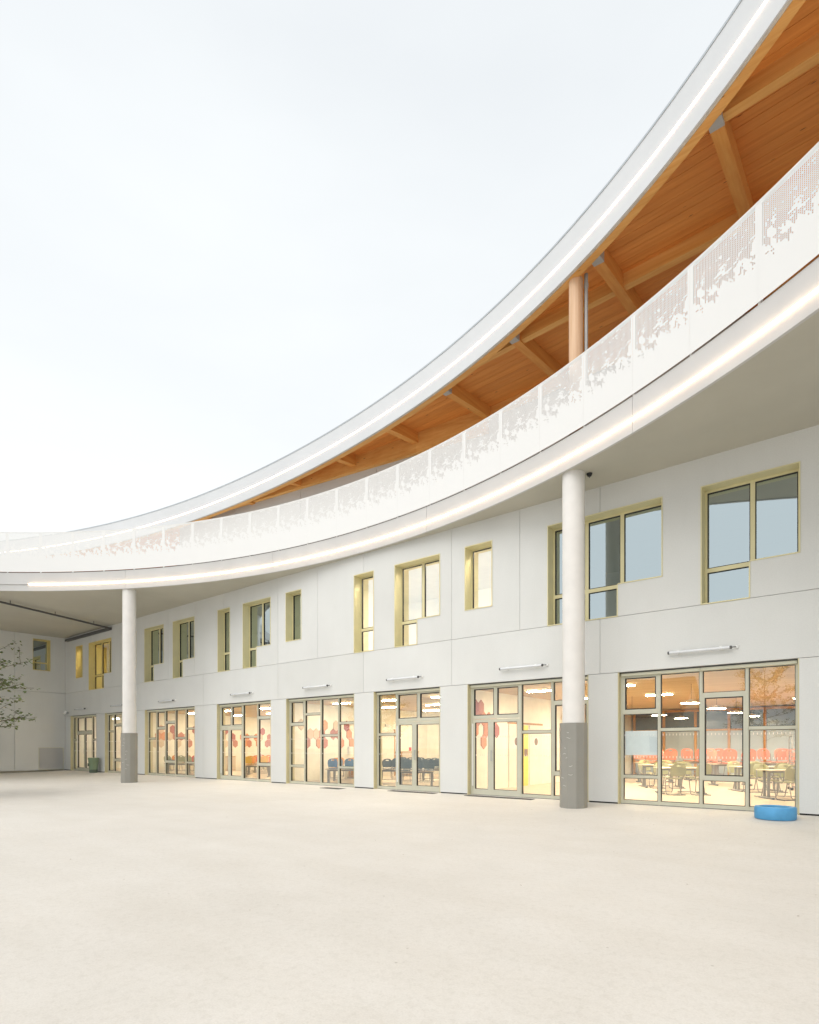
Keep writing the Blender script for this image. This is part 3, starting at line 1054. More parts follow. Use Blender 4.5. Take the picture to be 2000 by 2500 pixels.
# wall plate beam and upper wall
uw = empty('upper_wall', parent=bld)
WT0, WT1 = 10.5, 44.0
def wp(t_, d=0.0):
    return (t_ - 0.139 * d, wall_m(t_) + d)
cutsw = [11.0 + 3.7 * k for k in range(10)]
for a, b_ in zip(cutsw[:-1], cutsw[1:]):
    p0, p1, p2, p3 = wp(a + 0.008), wp(b_ - 0.008), wp(b_ - 0.008, 0.2), wp(a + 0.008, 0.2)
    mb = MB(); mb.prism([p0, p1, p2, p3], 8.28, lambda x, y: roof_z(x, y) + ODECK - 0.02)
    mb.build('wall_panel', 'upper_wall', uw)
p0, p1, p2, p3 = wp(WT0, 0.21), wp(WT1, 0.21), wp(WT1, 0.4), wp(WT0, 0.4)
mb = MB(); mb.prism([p0, p1, p2, p3], 8.28, 11.0)
mb.build('wall_backing', 'joint_dark', uw)
for a, b_ in zip([12.6] + ribs[5:9], ribs[5:10]):
    p0, p1, p2, p3 = wp(a, -0.16), wp(b_, -0.16), wp(b_, -0.002), wp(a, -0.002)
    mb = MB(); mb.prism([p0, p1, p2, p3], 11.80, lambda x, y: roof_z(x, y) + ODECK - 0.001)
    mb.build('wall_plate', 'edge_wood', roof)
# timber post above the concrete column, with a rain pipe
for pth, show in ((57.95, True),):
    q = ring(pth, RING + 0.33)
    mb = MB(); mb.lathe((q.x, q.y, 0), [(0.155, 8.30), (0.155, roof_z(q.x, q.y) + OC - 0.013)], 28)
    mb.build('timber_post', 'post_wood', bld, smooth=True)
    if show:
        rp = MB(); c = Vector((q.x + 0.19, q.y + 0.13, 0))
        rp.tube([(c.x, c.y, 8.30), (c.x, c.y, roof_z(c.x, c.y) + OC + 0.1)], 0.042, 10)
        rp.tube([(c.x, c.y, roof_z(c.x, c.y) + OC - 0.2), (c.x, c.y, roof_z(c.x, c.y) + OC - 0.12)], 0.052, 10)
        rp.build('rain_pipe', 'galvanised', bld, smooth=True)

# ---- rooms
def room(t0, t1, depth, z0, z1, wallm, floorm, ceilm, nm='room'):
    r = empty(nm, parent=bld)
    f = MB(); f.box(t0, t1, 0.401, depth, z0 - 0.1, z0); f.build('floor', floorm, r)
    c = MB(); c.box(t0, t1, 0.401, depth, z1, z1 + 0.1); c.build('ceiling', ceilm, r)
    a = MB(); a.box(t0 - 0.06, t0, 0.401, depth, z0, z1); a.build('partition', wallm, r)
    a = MB(); a.box(t1, t1 + 0.06, 0.401, depth, z0, z1); a.build('partition', wallm, r)
    a = MB(); a.box(t0, t1, depth, depth + 0.1, z0, z1); a.build('back_wall', wallm, r)
    return r
FZ, CZ = 0.02, 3.02
roomA = room(0.1, 8.85, 6.5, FZ, CZ, 'interior_white', 'interior_floor', 'interior_white', 'entrance_room')
roomB = room(8.98, 19.30, 8.5, FZ, CZ, 'interior_white', 'interior_floor', 'ceiling_wool', 'classroom')
roomC = room(19.44, 27.20, 9.0, FZ, CZ, 'interior_white', 'interior_floor', 'ceiling_wool', 'classroom')
roomD = room(27.34, 41.0, 15.0, FZ, CZ + 0.04, 'interior_white', 'interior_floor', 'ceiling_wool', 'dining_hall')
mb = MB(); mb.box(0.1, 41.0, 0.16, 0.401, -0.1, 0.012); mb.build('threshold', 'dark_steel', bld)
# upper floor rooms
u1 = room(0.1, 8.9, 4.0, 3.7, 7.25, 'lit_yellow_metal', 'interior_floor', 'lit_yellow_metal', 'upper_room')
u2 = room(9.0, 21.45, 5.0, 3.7, 7.25, 'unlit_room', 'unlit_room', 'unlit_room', 'upper_room')
u3 = room(21.55, 29.35, 5.0, 3.7, 7.25, 'interior_white', 'interior_floor', 'interior_white', 'upper_room')
u4 = room(29.45, 41.0, 6.0, 3.7, 7.25, 'unlit_room', 'unlit_room', 'unlit_room', 'upper_room')

# hexagon acoustic panels on the partitions (facing +t)
def hexes(r, t_, spots, w=0.30, h=0.46):
    for i, (mm, zz, mt) in enumerate(spots):
        pts = [(0, h / 2), (w / 2, h / 4), (w / 2, -h / 4), (0, -h / 2), (-w / 2, -h / 4), (-w / 2, h / 4)]
        mb = MB()
        vs = [(t_ + 0.002, mm + a, zz + b_) for a, b_ in pts] + [(t_ + 0.03, mm + a * 0.98, zz + b_ * 0.98) for a, b_ in pts]
        mb.poly(vs, [(0, 1, 2, 3, 4, 5), (11, 10, 9, 8, 7, 6)] + [(k, (k + 1) % 6, 6 + (k + 1) % 6, 6 + k) for k in range(6)])
        mb.build('hexagon_panel', mt, r)
def hexgrid(r, t_, m0, m1, z0, cells, seed):
    rnd = random.Random(seed)
    mats = ['hex_brick', 'hex_orange', 'hex_peach', 'hex_maroon', 'hex_sand', 'hex_brick', 'hex_orange']
    w, h = 0.305, 0.466
    spots = []
    for cx, cy in cells:
        mm = m0 + cx * w + (w / 2 if cy % 2 else 0)
        if mm > m1: continue
        spots.append((mm, z0 + cy * h * 0.75, rnd.choice(mats)))
    hexes(r, t_, spots, 0.30, 0.456)
hexgrid(roomB, 8.98, 0.70, 8.3, 1.52, [(0, 1), (0, 0), (1, 0), (1, 1), (1, 2), (2, 1), (3, 2), (3, 1), (4, 0), (4, 1), (5, 1), (6, 0), (7, 1), (7, 2), (8, 0), (9, 1), (9, 0), (10, 0), (10, 1), (10, 2), (11, 0), (12, 1), (13, 0), (13, 2), (14, 1), (15, 0), (16, 1), (17, 0), (17, 1), (18, 0), (19, 1), (20, 0), (20, 1), (21, 2), (22, 0), (22, 1), (23, 0)], 3)
hexgrid(roomC, 19.44, 0.75, 4.8, 1.50, [(1, 2), (2, 1), (2, 0), (3, 1), (4, 0), (4, 1), (5, 2), (5, 0), (6, 1), (7, 2), (7, 1), (8, 0), (9, 2), (9, 1), (10, 0)], 5)
hexgrid(roomD, 27.34, 0.62, 3.0, 1.50, [(0, 3), (0, 2), (1, 3), (1, 1), (0, 1), (1, 0), (2, 2), (2, 3), (3, 1), (3, 0), (3, 2), (4, 1), (4, 2), (5, 1), (5, 2)], 8)
# doors and a yellow band on the hall partition
def wall_board(r, t_, m0, m1, z0, z1, mat, name, th=0.03):
    mb = MB(); mb.box(t_ + 0.002, t_ + th, m0, m1, z0, z1)
    return mb.build(name, mat, r)
for m0, m1 in ((3.05, 4.0), (4.45, 5.4)):
    wall_board(roomD, 27.34, m0, m1, FZ, 2.08, 'door_white', 'door', 0.035)
    pr = MB(); c = ((m0 + m1) / 2)
    vs = [(27.378, c + 0.17 * math.cos(2 * math.pi * k / 20), 1.52 + 0.17 * math.sin(2 * math.pi * k / 20)) for k in range(20)]
    vs2 = [(27.382, c + 0.13 * math.cos(2 * math.pi * k / 20), 1.52 + 0.13 * math.sin(2 * math.pi * k / 20)) for k in range(20)]
    pr.poly(vs, [tuple(range(20))])
    pr.build('porthole_ring', 'white_plastic', roomD)
    pr = MB(); pr.poly(vs2, [tuple(range(20))]); pr.build('porthole', 'sign_brown', roomD)
wall_board(roomD, 27.34, 4.06, 4.38, FZ, 2.08, 'stripe_yellow', 'wall_stripe', 0.02)
wall_board(roomD, 27.34, 4.10, 4.34, 1.02, 1.27, 'sign_brown', 'door_sign', 0.028)
wall_board(roomD, 27.34, 3.0, 5.45, 2.10, 2.16, 'frame_wood', 'door_head', 0.03)
# partition door, board and small fittings in the classrooms
wall_board(roomC, 19.44, 5.6, 6.5, FZ, 2.08, 'door_white', 'door', 0.035)
wall_board(roomC, 19.44, 5.52, 5.6, FZ, 2.14, 'frame_wood', 'door_frame', 0.04)
wall_board(roomC, 19.44, 6.5, 6.58, FZ, 2.14, 'frame_wood', 'door_frame', 0.04)
wall_board(roomC, 19.44, 7.6, 7.75, 1.15, 1.32, 'red_paint', 'alarm_sign', 0.03)
wall_board(roomC, 19.44, 3.55, 3.78, 1.05, 1.35, 'white_plastic', 'soap_dispenser', 0.12)
wall_board(roomC, 19.44, 5.9, 6.2, 2.25, 2.36, 'white_plastic', 'exit_lamp', 0.06)
wall_board(roomA, 0.1, 1.0, 1.9, FZ, 2.08, 'door_white', 'door', 0.035)
wall_board(roomA, 0.1, 2.4, 3.3, FZ, 2.08, 'door_white', 'door', 0.035)
# glazed back of the dining hall: timber frames with frosted lower panes
gz = empty('rear_glazing', parent=bld)
x = 27.5
while x < 40.5:
    x1 = x + 1.35
    mb = MB(); mb.box(x - 0.05, x + 0.05, 14.72, 14.92, FZ, CZ); mb.build('frame_post', 'frame_wood', gz)
    for z0, z1, mt in ((FZ + 0.1, 2.05, 'frosted_blue'), (2.13, 2.92, 'dim_view_blue')):
        mb = MB(); mb.box(x + 0.05, x1 - 0.05, 14.80, 14.83, z0, z1); mb.build('pane', mt, gz)
    mb = MB(); mb.box(x + 0.05, x1 - 0.05, 14.72, 14.92, 2.05, 2.13); mb.build('frame_rail', 'frame_wood', gz)
    mb = MB(); mb.box(x + 0.05, x1 - 0.05, 14.72, 14.92, 2.92, CZ); mb.build('frame_rail', 'frame_wood', gz)
    x = x1
# pipe and cable tray under the canopy
pp = MB()
pp.tube([(5.85, -0.05, 7.44), (7.0, -3.0, 7.44), (8.3, -6.4, 7.44), (9.0, -8.2, 7.44)], 0.045, 10)
for k in range(4):
    q = 0.12 + 0.25 * k
    pp.tube([(5.85 + q * 3.15, -0.05 - q * 8.15, 7.44), (5.85 + q * 3.15, -0.05 - q * 8.15, S0 + 0.01)], 0.018, 6)
pp.build('soffit_pipe', 'dark_steel', bld, smooth=True)
tr = MB(); tr.box(0.35, 5.9, -0.16, -0.01, 7.36, 7.48)
tr.build('cable_tray', 'dark_steel', bld)

# ------------------------------------------------------------------ lamps
def area_box(mb, x0, x1, y0, y1, z0, z1):
    return mb.box(x0, x1, y0, y1, z0, z1)
ORD = ['first', 'second', 'third', 'fourth', 'fifth', 'sixth', 'seventh', 'eighth', 'ninth', 'tenth', 'eleventh', 'twelfth']
# tube lamps on the facade, unlit
def tube_lamp(t_, label):
    o = empty('wall_tube_lamp', W(t_, 0, 3.43), RZ)
    tag(o, label, 'wall lamp', 'tube lamps above the glazed openings')
    mb = MB(); mb.tube([(-0.60, -0.085, 0), (0.60, -0.085, 0)], 0.031, 12); mb.build('diffuser', 'tube_diffuser', o, smooth=True)
    for s in (-1, 1):
        mb = MB(); mb.tube([(s * 0.60, -0.085, 0), (s * 0.635, -0.085, 0)], 0.034, 12); mb.build('end_cap', 'dark_steel', o, smooth=True)
        mb = MB(); mb.box(s * 0.42 - 0.02, s * 0.42 + 0.02, -0.09, 0.0, -0.03, 0.045); mb.build('bracket', 'white_plastic', o)
    mb = MB(); mb.tube([(0.635, -0.085, 0), (0.69, -0.06, 0.005), (0.72, -0.01, 0.01)], 0.010, 6); mb.build('cable', 'dark_steel', o)
    mb = MB(); mb.cyl((0.72, -0.012), 0.03, 0.03, -0.02, 0.04, 12); mb.build('junction_box', 'white_plastic', o)
    return o
OPN = ['D8', 'D7', 'D6', 'D5', 'D4', 'D3', 'D2', 'D1']
TX = {'D1': 33.80, 'D2': 29.50, 'D3': 25.46, 'D4': 21.52, 'D5': 17.14, 'D6': 11.45, 'D7': 6.62, 'D8': 2.18}
for k, d in enumerate(OPN):
    tube_lamp(TX[d], f'unlit white tube lamp above the {ORD[k]} glazed opening counted from the inner corner')

def ceiling_lamp(t_, m_, z, ln, mat, label, grp, along_t=True):
    o = empty('ceiling_lamp', W(t_, m_, z), RZ)
    tag(o, label, 'ceiling lamp', grp)
    a, b_ = (ln / 2, 0.07) if along_t else (0.07, ln / 2)
    h = MB(); h.box(-a - 0.01, a + 0.01, -b_ - 0.01, b_ + 0.01, -0.03, -0.001); h.build('housing', 'white_plastic', o)
    d = MB(); d.box(-a, a, -b_, b_, -0.05, -0.031); d.build('diffuser', mat, o)
    return o
for k, (tl, ml) in enumerate(((1.8, 2.0), (5.0, 2.0), (7.5, 2.2), (1.8, 4.6), (5.0, 4.6), (7.5, 4.6))):
    ceiling_lamp(tl, ml, CZ, 0.8, 'lamp_white', f'lit ceiling lamp of the bright corner room, {ORD[k % 3]} from the corner in {"front" if k < 3 else "back"} row', 'ceiling lamps of the corner room')
for i, tl in enumerate((10.6, 13.4, 16.4, 18.3)):
    for j, ml in enumerate((1.8, 4.4, 7.0)):
        ceiling_lamp(tl, ml, CZ, 0.8, 'lamp_warm', f'lit ceiling lamp of the yellow chair classroom, {ORD[i]} from the corner, {ORD[j]} from the glass', 'ceiling lamps of the classroom with yellow chairs')
for i, tl in enumerate((20.9, 23.2, 25.6)):
    for j, ml in enumerate((1.8, 4.6, 7.4)):
        ceiling_lamp(tl, ml, CZ, 0.8, 'lamp_warm', f'lit ceiling lamp of the navy chair classroom, {ORD[i]} from the corner, {ORD[j]} from the glass', 'ceiling lamps of the classroom with navy chairs')
for i, tl in enumerate((28.8, 31.2)):
    for j, ml in enumerate((2.4, 6.0)):
        ceiling_lamp(tl, ml, CZ + 0.04, 0.8, 'lamp_warm', f'lit ceiling lamp of the dining hall, {ORD[i]} from the hexagon wall, {ORD[j]} from the glass', 'ceiling lamps of the dining hall')
def pendant(t_, m_, label):
    o = empty('pendant_lamp', W(t_, m_, CZ + 0.04), RZ)
    tag(o, label, 'pendant lamp', 'disc pendant lamps of the dining hall')
    mb = MB(); mb.tube([(0, 0, 0), (0, 0, -0.42)], 0.006, 5); mb.build('cord', 'dark_steel', o)
    mb = MB(); mb.lathe((0, 0, -0.52), [(0.02, 0.10), (0.12, 0.06), (0.30, 0.0), (0.29, -0.008), (0.02, 0.04)], 24); mb.build('shade', 'white_plastic', o, smooth=True)
    mb = MB(); mb.cyl((0, 0), 0.255, 0.255, -0.528, -0.512, 24); mb.build('diffuser', 'lamp_pendant', o)
    return o
kk = 0
for j, ml in enumerate((3.4, 6.4, 9.4, 12.4)):
    for i, tl in enumerate((30.2, 32.8, 35.4, 38.2)):
        pendant(tl, ml, f'disc pendant lamp, {ORD[j]} row behind the dining hall glass, {ORD[i]} from the hexagon wall')
for k, tl in enumerate((2.5, 6.5)):
    ceiling_lamp(tl, 0.62, 7.25, 2.0, 'lamp_yellow', f'lit lamp of the yellow upper room, {ORD[k]} from the inner corner', 'upper room lamps by the corner')
for k, tl in enumerate((22.6, 24.4, 26.2, 28.2)):
    ceiling_lamp(tl, 0.62, 7.25, 1.6, 'lamp_upper', f'lit lamp of the warm upper room, {ORD[k]} from the corner side', 'upper room lamps in the middle')

# small floodlight by the inner corner, unlit, and a sensor dome on the canopy
o = empty('floodlight', W(0.45, -0.10, 3.28), RZ)
tag(o, 'small white floodlight on the wall at the inner corner', 'floodlight')
mb = MB(); mb.poly([(-0.16, -0.16, -0.10), (0.10, -0.22, -0.04), (0.10, -0.10, 0.12), (-0.16, -0.04, 0.06), (-0.12, -0.06, -0.12), (0.13, -0.10, -0.06), (0.13, 0.0, 0.08), (-0.12, 0.04, 0.04)],
                   [(0, 1, 2, 3), (7, 6, 5, 4), (0, 4, 5, 1), (1, 5, 6, 2), (2, 6, 7, 3), (3, 7, 4, 0)])
mb.build('housing', 'white_plastic', o, bevel=0.01)
mb = MB(); mb.box(-0.03, 0.03, -0.03, 0.10, -0.03, 0.03); mb.build('bracket', 'steel', o)
q = ring(58.35, RING + 0.60)
o = empty('sensor_dome', W(q.x, q.y, S0 - 0.001), RZ)
tag(o, 'small black sensor dome under the canopy beside the padded column', 'sensor')
mb = MB(); mb.lathe((0, 0, 0), [(0.065, 0.0), (0.065, -0.02), (0.045, -0.06), (0.001, -0.075)], 20); mb.build('dome', 'rubber_black', o, smooth=True)
mb = MB(); mb.cyl((0, 0), 0.010, 0.010, -0.10, -0.07, 8); mb.build('tip', 'dark_steel', o)

# ------------------------------------------------------------------ furniture
def make_chair(mat):
    root = empty('school_chair')
    def grid(fn, nu, nv, th, holes=()):
        mb = MB(); vs = []
        for s in (0, 1):
            for j in range(nv + 1):
                for i in range(nu + 1):
                    p, nrm = fn(i / nu, j / nv)
                    vs.append(Vector(p) + Vector(nrm) * th * s)
        k = (nu + 1) * (nv + 1)
        idx = lambda s, i, j: s * k + j * (nu + 1) + i
        cells = {(i, j) for i in range(nu) for j in range(nv)} - set(holes)
        fs = []
        for i, j in cells:
            fs.append((idx(0, i, j), idx(0, i + 1, j), idx(0, i + 1, j + 1), idx(0, i, j + 1)))
            fs.append((idx(1, i, j + 1), idx(1, i + 1, j + 1), idx(1, i + 1, j), idx(1, i, j)))
            for (di, dj, a, b_) in ((-1, 0, (i, j), (i, j + 1)), (1, 0, (i + 1, j), (i + 1, j + 1)), (0, -1, (i, j), (i + 1, j)), (0, 1, (i, j + 1), (i + 1, j + 1))):
                if (i + di, j + dj) not in cells:
                    fs.append((idx(0, *a), idx(0, *b_), idx(1, *b_), idx(1, *a)))
        mb.poly(vs, fs)
        return mb
    def seat(u, v):
        x = (u - 0.5) * 0.40 * (1 - 0.10 * v)
        y = (v - 0.5) * 0.38
        return (x, y, 0.44 + 0.02 * abs(u - 0.5) * 2 - 0.015 * math.sin(math.pi * v)), (0, 0, 0.014)
    def back(u, v):
        w = 0.36 * (1.0 + 0.16 * math.sin(math.pi * min(1, v * 1.1)) - 0.32 * max(0, v - 0.75) / 0.25)
        x = (u - 0.5) * w
        return (x, 0.20 + 0.07 * v - 0.05 * (1 - (2 * u - 1) ** 2) + 0.03, 0.52 + 0.36 * v - 0.02 * (2 * u - 1) ** 2 * (v > 0.9)), (0, 0.014, 0)
    grid(seat, 4, 4, 1).build('seat', mat, root, smooth=True)
    grid(back, 6, 8, 1, holes=[(2, 6), (3, 6)]).build('backrest', mat, root, smooth=True)
    for s in (-1, 1):
        mb = MB()
        x = s * 0.17
        mb.tube([(x, 0.19, 0.72), (x, 0.16, 0.50), (x, 0.10, 0.435), (x, -0.14, 0.43), (x * 1.1, -0.20, 0.38), (x * 1.15, -0.10, 0.05), (x * 1.15, -0.05, 0.016), (x * 1.15, 0.24, 0.014)], 0.0125, 6)
        mb.build('leg', 'leg_grey', root, smooth=True)
    mb = MB(); mb.tube([(-0.195, 0.20, 0.014), (0.195, 0.20, 0.014)], 0.011, 6); mb.build('stretcher', 'leg_grey', root)
    return root
def make_table(w, d, h):
    root = empty('school_table')
    mb = MB(); mb.box(-w / 2, w / 2, -d / 2, d / 2, h - 0.028, h); mb.build('tabletop', 'table_top', root, bevel=0.006)
    for sx in (-1, 1):
        mb = MB()
        x = sx * (w / 2 - 0.09)
        mb.box(x - 0.03, x + 0.03, -0.02 - 0.10, 0.02 - 0.10, 0.05, h - 0.028)
        mb.box(x - 0.03, x + 0.03, -0.02 + 0.10, 0.02 + 0.10, 0.05, h - 0.028)
        mb.build('leg', 'leg_grey', root)
        mb = MB(); mb.box(x - 0.035, x + 0.035, -d / 2 + 0.02, d / 2 - 0.02, 0.0, 0.05); mb.build('foot', 'leg_grey', root, bevel=0.01)
    mb = MB(); mb.box(-w / 2 + 0.10, w / 2 - 0.10, -0.02, 0.02, h - 0.09, h - 0.03); mb.build('rail', 'leg_grey', root)
    return root
protos = {}
def chair(t_, m_, z, ang, mat, label, grp, sc=1.0):
    if mat not in protos:
        o = protos[mat] = make_chair(mat)
    else:
        o = copy_tree(protos[mat])
    o.location = W(t_, m_, z)
    o.rotation_euler = (0, 0, RZ + ang)
    o.scale = (sc, sc, sc)
    tag(o, label, 'chair', grp)
tprotos = {}
def table(t_, m_, ang, size, label, grp):
    if size not in tprotos:
        o = tprotos[size] = make_table(*size)
    else:
        o = copy_tree(tprotos[size])
    o.location = W(t_, m_, FZ)
    o.rotation_euler = (0, 0, RZ + ang)
    tag(o, label, 'table', grp)
rnd = random.Random(11)
def cluster(t_, m_, ang, size, chairs, where, grp, raised, sc):
    """table with chairs; chairs: list of (x along table, side, mat, colour word)"""
    table(t_, m_, ang, size, f'pale topped grey legged table, the {where}', grp + ' tables')
    ca, sa = math.cos(ang), math.sin(ang)
    for x, side, mat, word in chairs:
        y = side * (size[1] / 2 + (0.02 if raised else 0.10) * 1.0 + rnd.uniform(-0.02, 0.02))
        xx = x + rnd.uniform(-0.03, 0.03)
        z = FZ + (size[2] - 0.44 * sc + 0.012 if raised else 0.0)
        state = 'hung on' if raised else 'under'
        a = ang + (0 if side > 0 else math.pi) + rnd.uniform(-0.08, 0.08)
        pos = ('glass side' if side < 0 else 'far side') + (' corner end' if x < -0.1 else ' middle' if abs(x) <= 0.1 else ' far end')
        chair(t_ + ca * xx - sa * y, m_ + sa * xx + ca * y, z, a, mat, f'{word} chair {state} {where}, {pos}', grp + ' chairs', sc)

BIG = (1.30, 0.70, 0.745)
hallrows = [(3.9, [35.0, 32.4]), (6.3, [33.9, 31.2, 36.4]), (8.9, [35.2, 32.7, 30.2, 37.6]), (11.6, [33.9, 31.2, 36.6])]
for ri, (mm, tsx) in enumerate(hallrows):
    for ti, tx in enumerate(tsx):
        where = f'{ORD[ti]} table, {ORD[ri]} hall row'
        if ri < 2:
            ch = [(-0.32, -1, 'chair_green', 'green'), (0.32, -1, 'chair_green', 'green'), (-0.32, 1, 'chair_green', 'green'), (0.32, 1, 'chair_green', 'green')]
            cluster(tx, mm, 0.62 - 0.05 * ti, BIG, ch, where, 'dining hall row', False, 1.0)
        else:
            ch = [(-0.32, -1, 'chair_coral', 'coral red'), (0.32, -1, 'chair_coral', 'coral red'), (-0.32, 1, 'chair_coral', 'coral red'), (0.32, 1, 'chair_coral', 'coral red')]
            cluster(tx, mm, 0.62, BIG, ch, where, 'dining hall row', True, 1.15)
KID = (1.20, 0.55, 0.52)
cl = [(22.9, 2.1), (24.6, 1.7), (23.6, 3.6), (25.3, 3.2), (22.0, 4.6), (24.2, 5.2)]
for k, (tx, mm) in enumerate(cl):
    where = f'{ORD[k]} navy chair table'
    ch = [(-0.38, -1, 'chair_navy', 'dark navy'), (0.0, -1, 'chair_navy', 'dark navy'), (0.38, -1, 'chair_navy', 'dark navy'), (-0.3, 1, 'chair_navy', 'dark navy'), (0.3, 1, 'chair_navy', 'dark navy')]
    cluster(tx, mm, 0.7, KID, ch, where, 'navy classroom', True, 0.85)
for k, (tx, mm) in enumerate([(21.4, 1.35), (20.5, 2.5)]):
    where = f'{ORD[k]} table by the blue chairs'
    ch = [(-0.3, -1, 'chair_blue', 'blue'), (0.3, -1, 'chair_blue', 'blue'), (-0.3, 1, 'chair_orange', 'orange'), (0.3, 1, 'chair_orange', 'orange')]
    cluster(tx, mm, 0.7, KID, ch, where, 'hexagon wall', True, 0.85)
cy = [(15.4, 2.0, 'chair_yellow', 'yellow', 'chair_orange', 'orange'), (13.7, 3.4, 'chair_yellow', 'yellow', 'chair_red', 'red'), (16.0, 3.9, 'chair_yellow', 'yellow', 'chair_red', 'red'),
      (14.0, 5.3, 'chair_yellow', 'yellow', 'chair_orange', 'orange'), (12.0, 5.0, 'chair_yellow', 'yellow', 'chair_red', 'red'), (11.2, 1.7, 'chair_green', 'green', 'chair_red', 'red'), (9.9, 1.4, 'chair_green', 'green', 'chair_orange', 'orange'), (12.6, 1.3, 'chair_green', 'green', 'chair_yellow', 'yellow')]
for k, (tx, mm, a1, w1, a2, w2) in enumerate(cy):
    where = f'{ORD[k]} yellow classroom table'
    ch = [(-0.3, -1, a1, w1), (0.3, -1, a1, w1), (-0.3, 1, a2, w2), (0.3, 1, a2, w2)]
    cluster(tx, mm, 0.75, KID, ch, where, 'yellow classroom', True, 0.85)

# tray trolleys in the hall
def trolley(t_, m_, ang, label):
    o = empty('tray_trolley', W(t_, m_, FZ), RZ + ang)
    tag(o, label, 'trolley', 'tray trolleys in the dining hall')
    for sx in (-1, 1):
        mb = MB(); x = sx * 0.30
        mb.tube([(x, -0.28, 0.08), (x, -0.28, 1.55), (x, -0.22, 1.65), (x, 0.22, 1.65), (x, 0.28, 1.55), (x, 0.28, 0.08)], 0.016, 6)
        mb.build('side_frame', 'leg_grey', o, smooth=True)
    for k in range(11):
        z = 0.3 + 0.12 * k
        mb = MB(); mb.box(-0.285, 0.285, -0.27, -0.25, z, z + 0.014); mb.box(-0.285, 0.285, 0.25, 0.27, z, z + 0.014); mb.box(-0.285, -0.265, -0.27, 0.27, z, z + 0.014); mb.box(0.265, 0.285, -0.27, 0.27, z, z + 0.014)
        mb.build('rung', 'steel', o)
    for sx in (-1, 1):
        for sy in (-1, 1):
            mb = MB(); mb.cyl((sx * 0.30, sy * 0.28), 0.04, 0.04, 0.0, 0.08, 10); mb.build('caster', 'rubber_black', o)
trolley(35.5, 7.4, 0.2, 'tall steel tray trolley near the dining hall wall, the one closer to the glass')
trolley(34.9, 7.7, 0.25, 'tall steel tray trolley standing behind the other trolley')

# ------------------------------------------------------------------ things in the yard
# blue foam ring seat
px = W(35.30, -0.72)
o = empty('ring_seat', (px.x, px.y, ground_z(-0.72)), 0)
tag(o, 'round blue foam ring seat lying by the dining hall glass', 'seat')
mb = MB(); mb.lathe((0, 0, 0), [(0.335, 0.0), (0.348, 0.02), (0.350, 0.12), (0.348, 0.215), (0.335, 0.235), (0.275, 0.238), (0.258, 0.22), (0.255, 0.02)], 56, closed=True)
mb.build('foam_ring', 'pouf_blue', o, smooth=True)
# green litter bin
px = W(4.60, -0.36)
o = empty('litter_bin', (px.x, px.y, ground_z(-0.36)), RZ)
tag(o, 'green round litter bin with dark base by the corner doors', 'bin')
mb = MB(); mb.lathe((0, 0, 0), [(0.20, 0.16), (0.255, 0.70), (0.268, 0.72), (0.268, 0.78), (0.245, 0.79), (0.22, 0.60), (0.18, 0.17)], 28); mb.build('body', 'bin_green', o, smooth=True)
mb = MB(); mb.lathe((0, 0, 0), [(0.001, 0.0), (0.19, 0.0), (0.205, 0.04), (0.205, 0.17), (0.001, 0.175)], 28); mb.build('base', 'bin_dark', o, smooth=True)
mb = MB(); mb.box(-0.10, 0.04, -0.262, -0.225, 0.34, 0.50); mb.build('plate', 'bin_dark', o)
mb = MB(); mb.tube([(-0.26, 0.0, 0.76), (-0.30, -0.02, 0.73), (-0.30, -0.02, 0.66), (-0.25, 0.0, 0.64)], 0.012, 6); mb.build('handle', 'bin_dark', o)
# door mats
def door_mat(t0, t1, m0, m1, label):
    c = W((t0 + t1) / 2, (m0 + m1) / 2)
    o = MB()
    w, d = (t1 - t0) / 2, (m1 - m0) / 2
    o.box(-w, w, -d, d, 0.0, 0.012)
    b_ = o.build('door_mat', 'mat_grid')
    b_.location = (c.x, c.y, ground_z(m0) + 0.002)
    b_.rotation_euler = (0, 0, RZ)
    tag(b_, label, 'mat', 'dark mats at the thresholds')
door_mat(22.35, 23.25, -0.62, -0.10, 'dark metal grid mat before the opening with blue chairs')
door_mat(25.05, 26.80, -0.30, -0.03, 'narrow dark mat before the double doors of the navy classroom')
door_mat(27.85, 29.9, -0.28, -0.03, 'narrow dark mat before the dining hall double doors beside the padded column')
# scattered leaves and grit on the ground
db = MB()
rnd = random.Random(5)
for k in range(110):
    tx, mm = rnd.uniform(24, 40), -rnd.uniform(0.5, 11) ** 1.0
    if rnd.random() < 0.3:
        tx, mm = rnd.gauss(34.2, 1.2), -rnd.uniform(0.6, 3.0)
    s = rnd.uniform(0.004, 0.010)
    a = rnd.uniform(0, 6.28)
    z = ground_z(mm) + 0.003
    pts = [(tx + s * math.cos(a + q) * (1.5 if i % 2 else 0.8), mm + s * math.sin(a + q) * (1.5 if i % 2 else 0.8), z + rnd.uniform(0, 0.006)) for i, q in enumerate((0, 1.3, 2.9, 4.4))]
    db.face(pts)
do = db.build('leaf_litter', 'debris')
do.matrix_world = FM
tag(do, 'tiny dry leaf crumbs strewn on the pale ground', 'litter', kind='stuff')

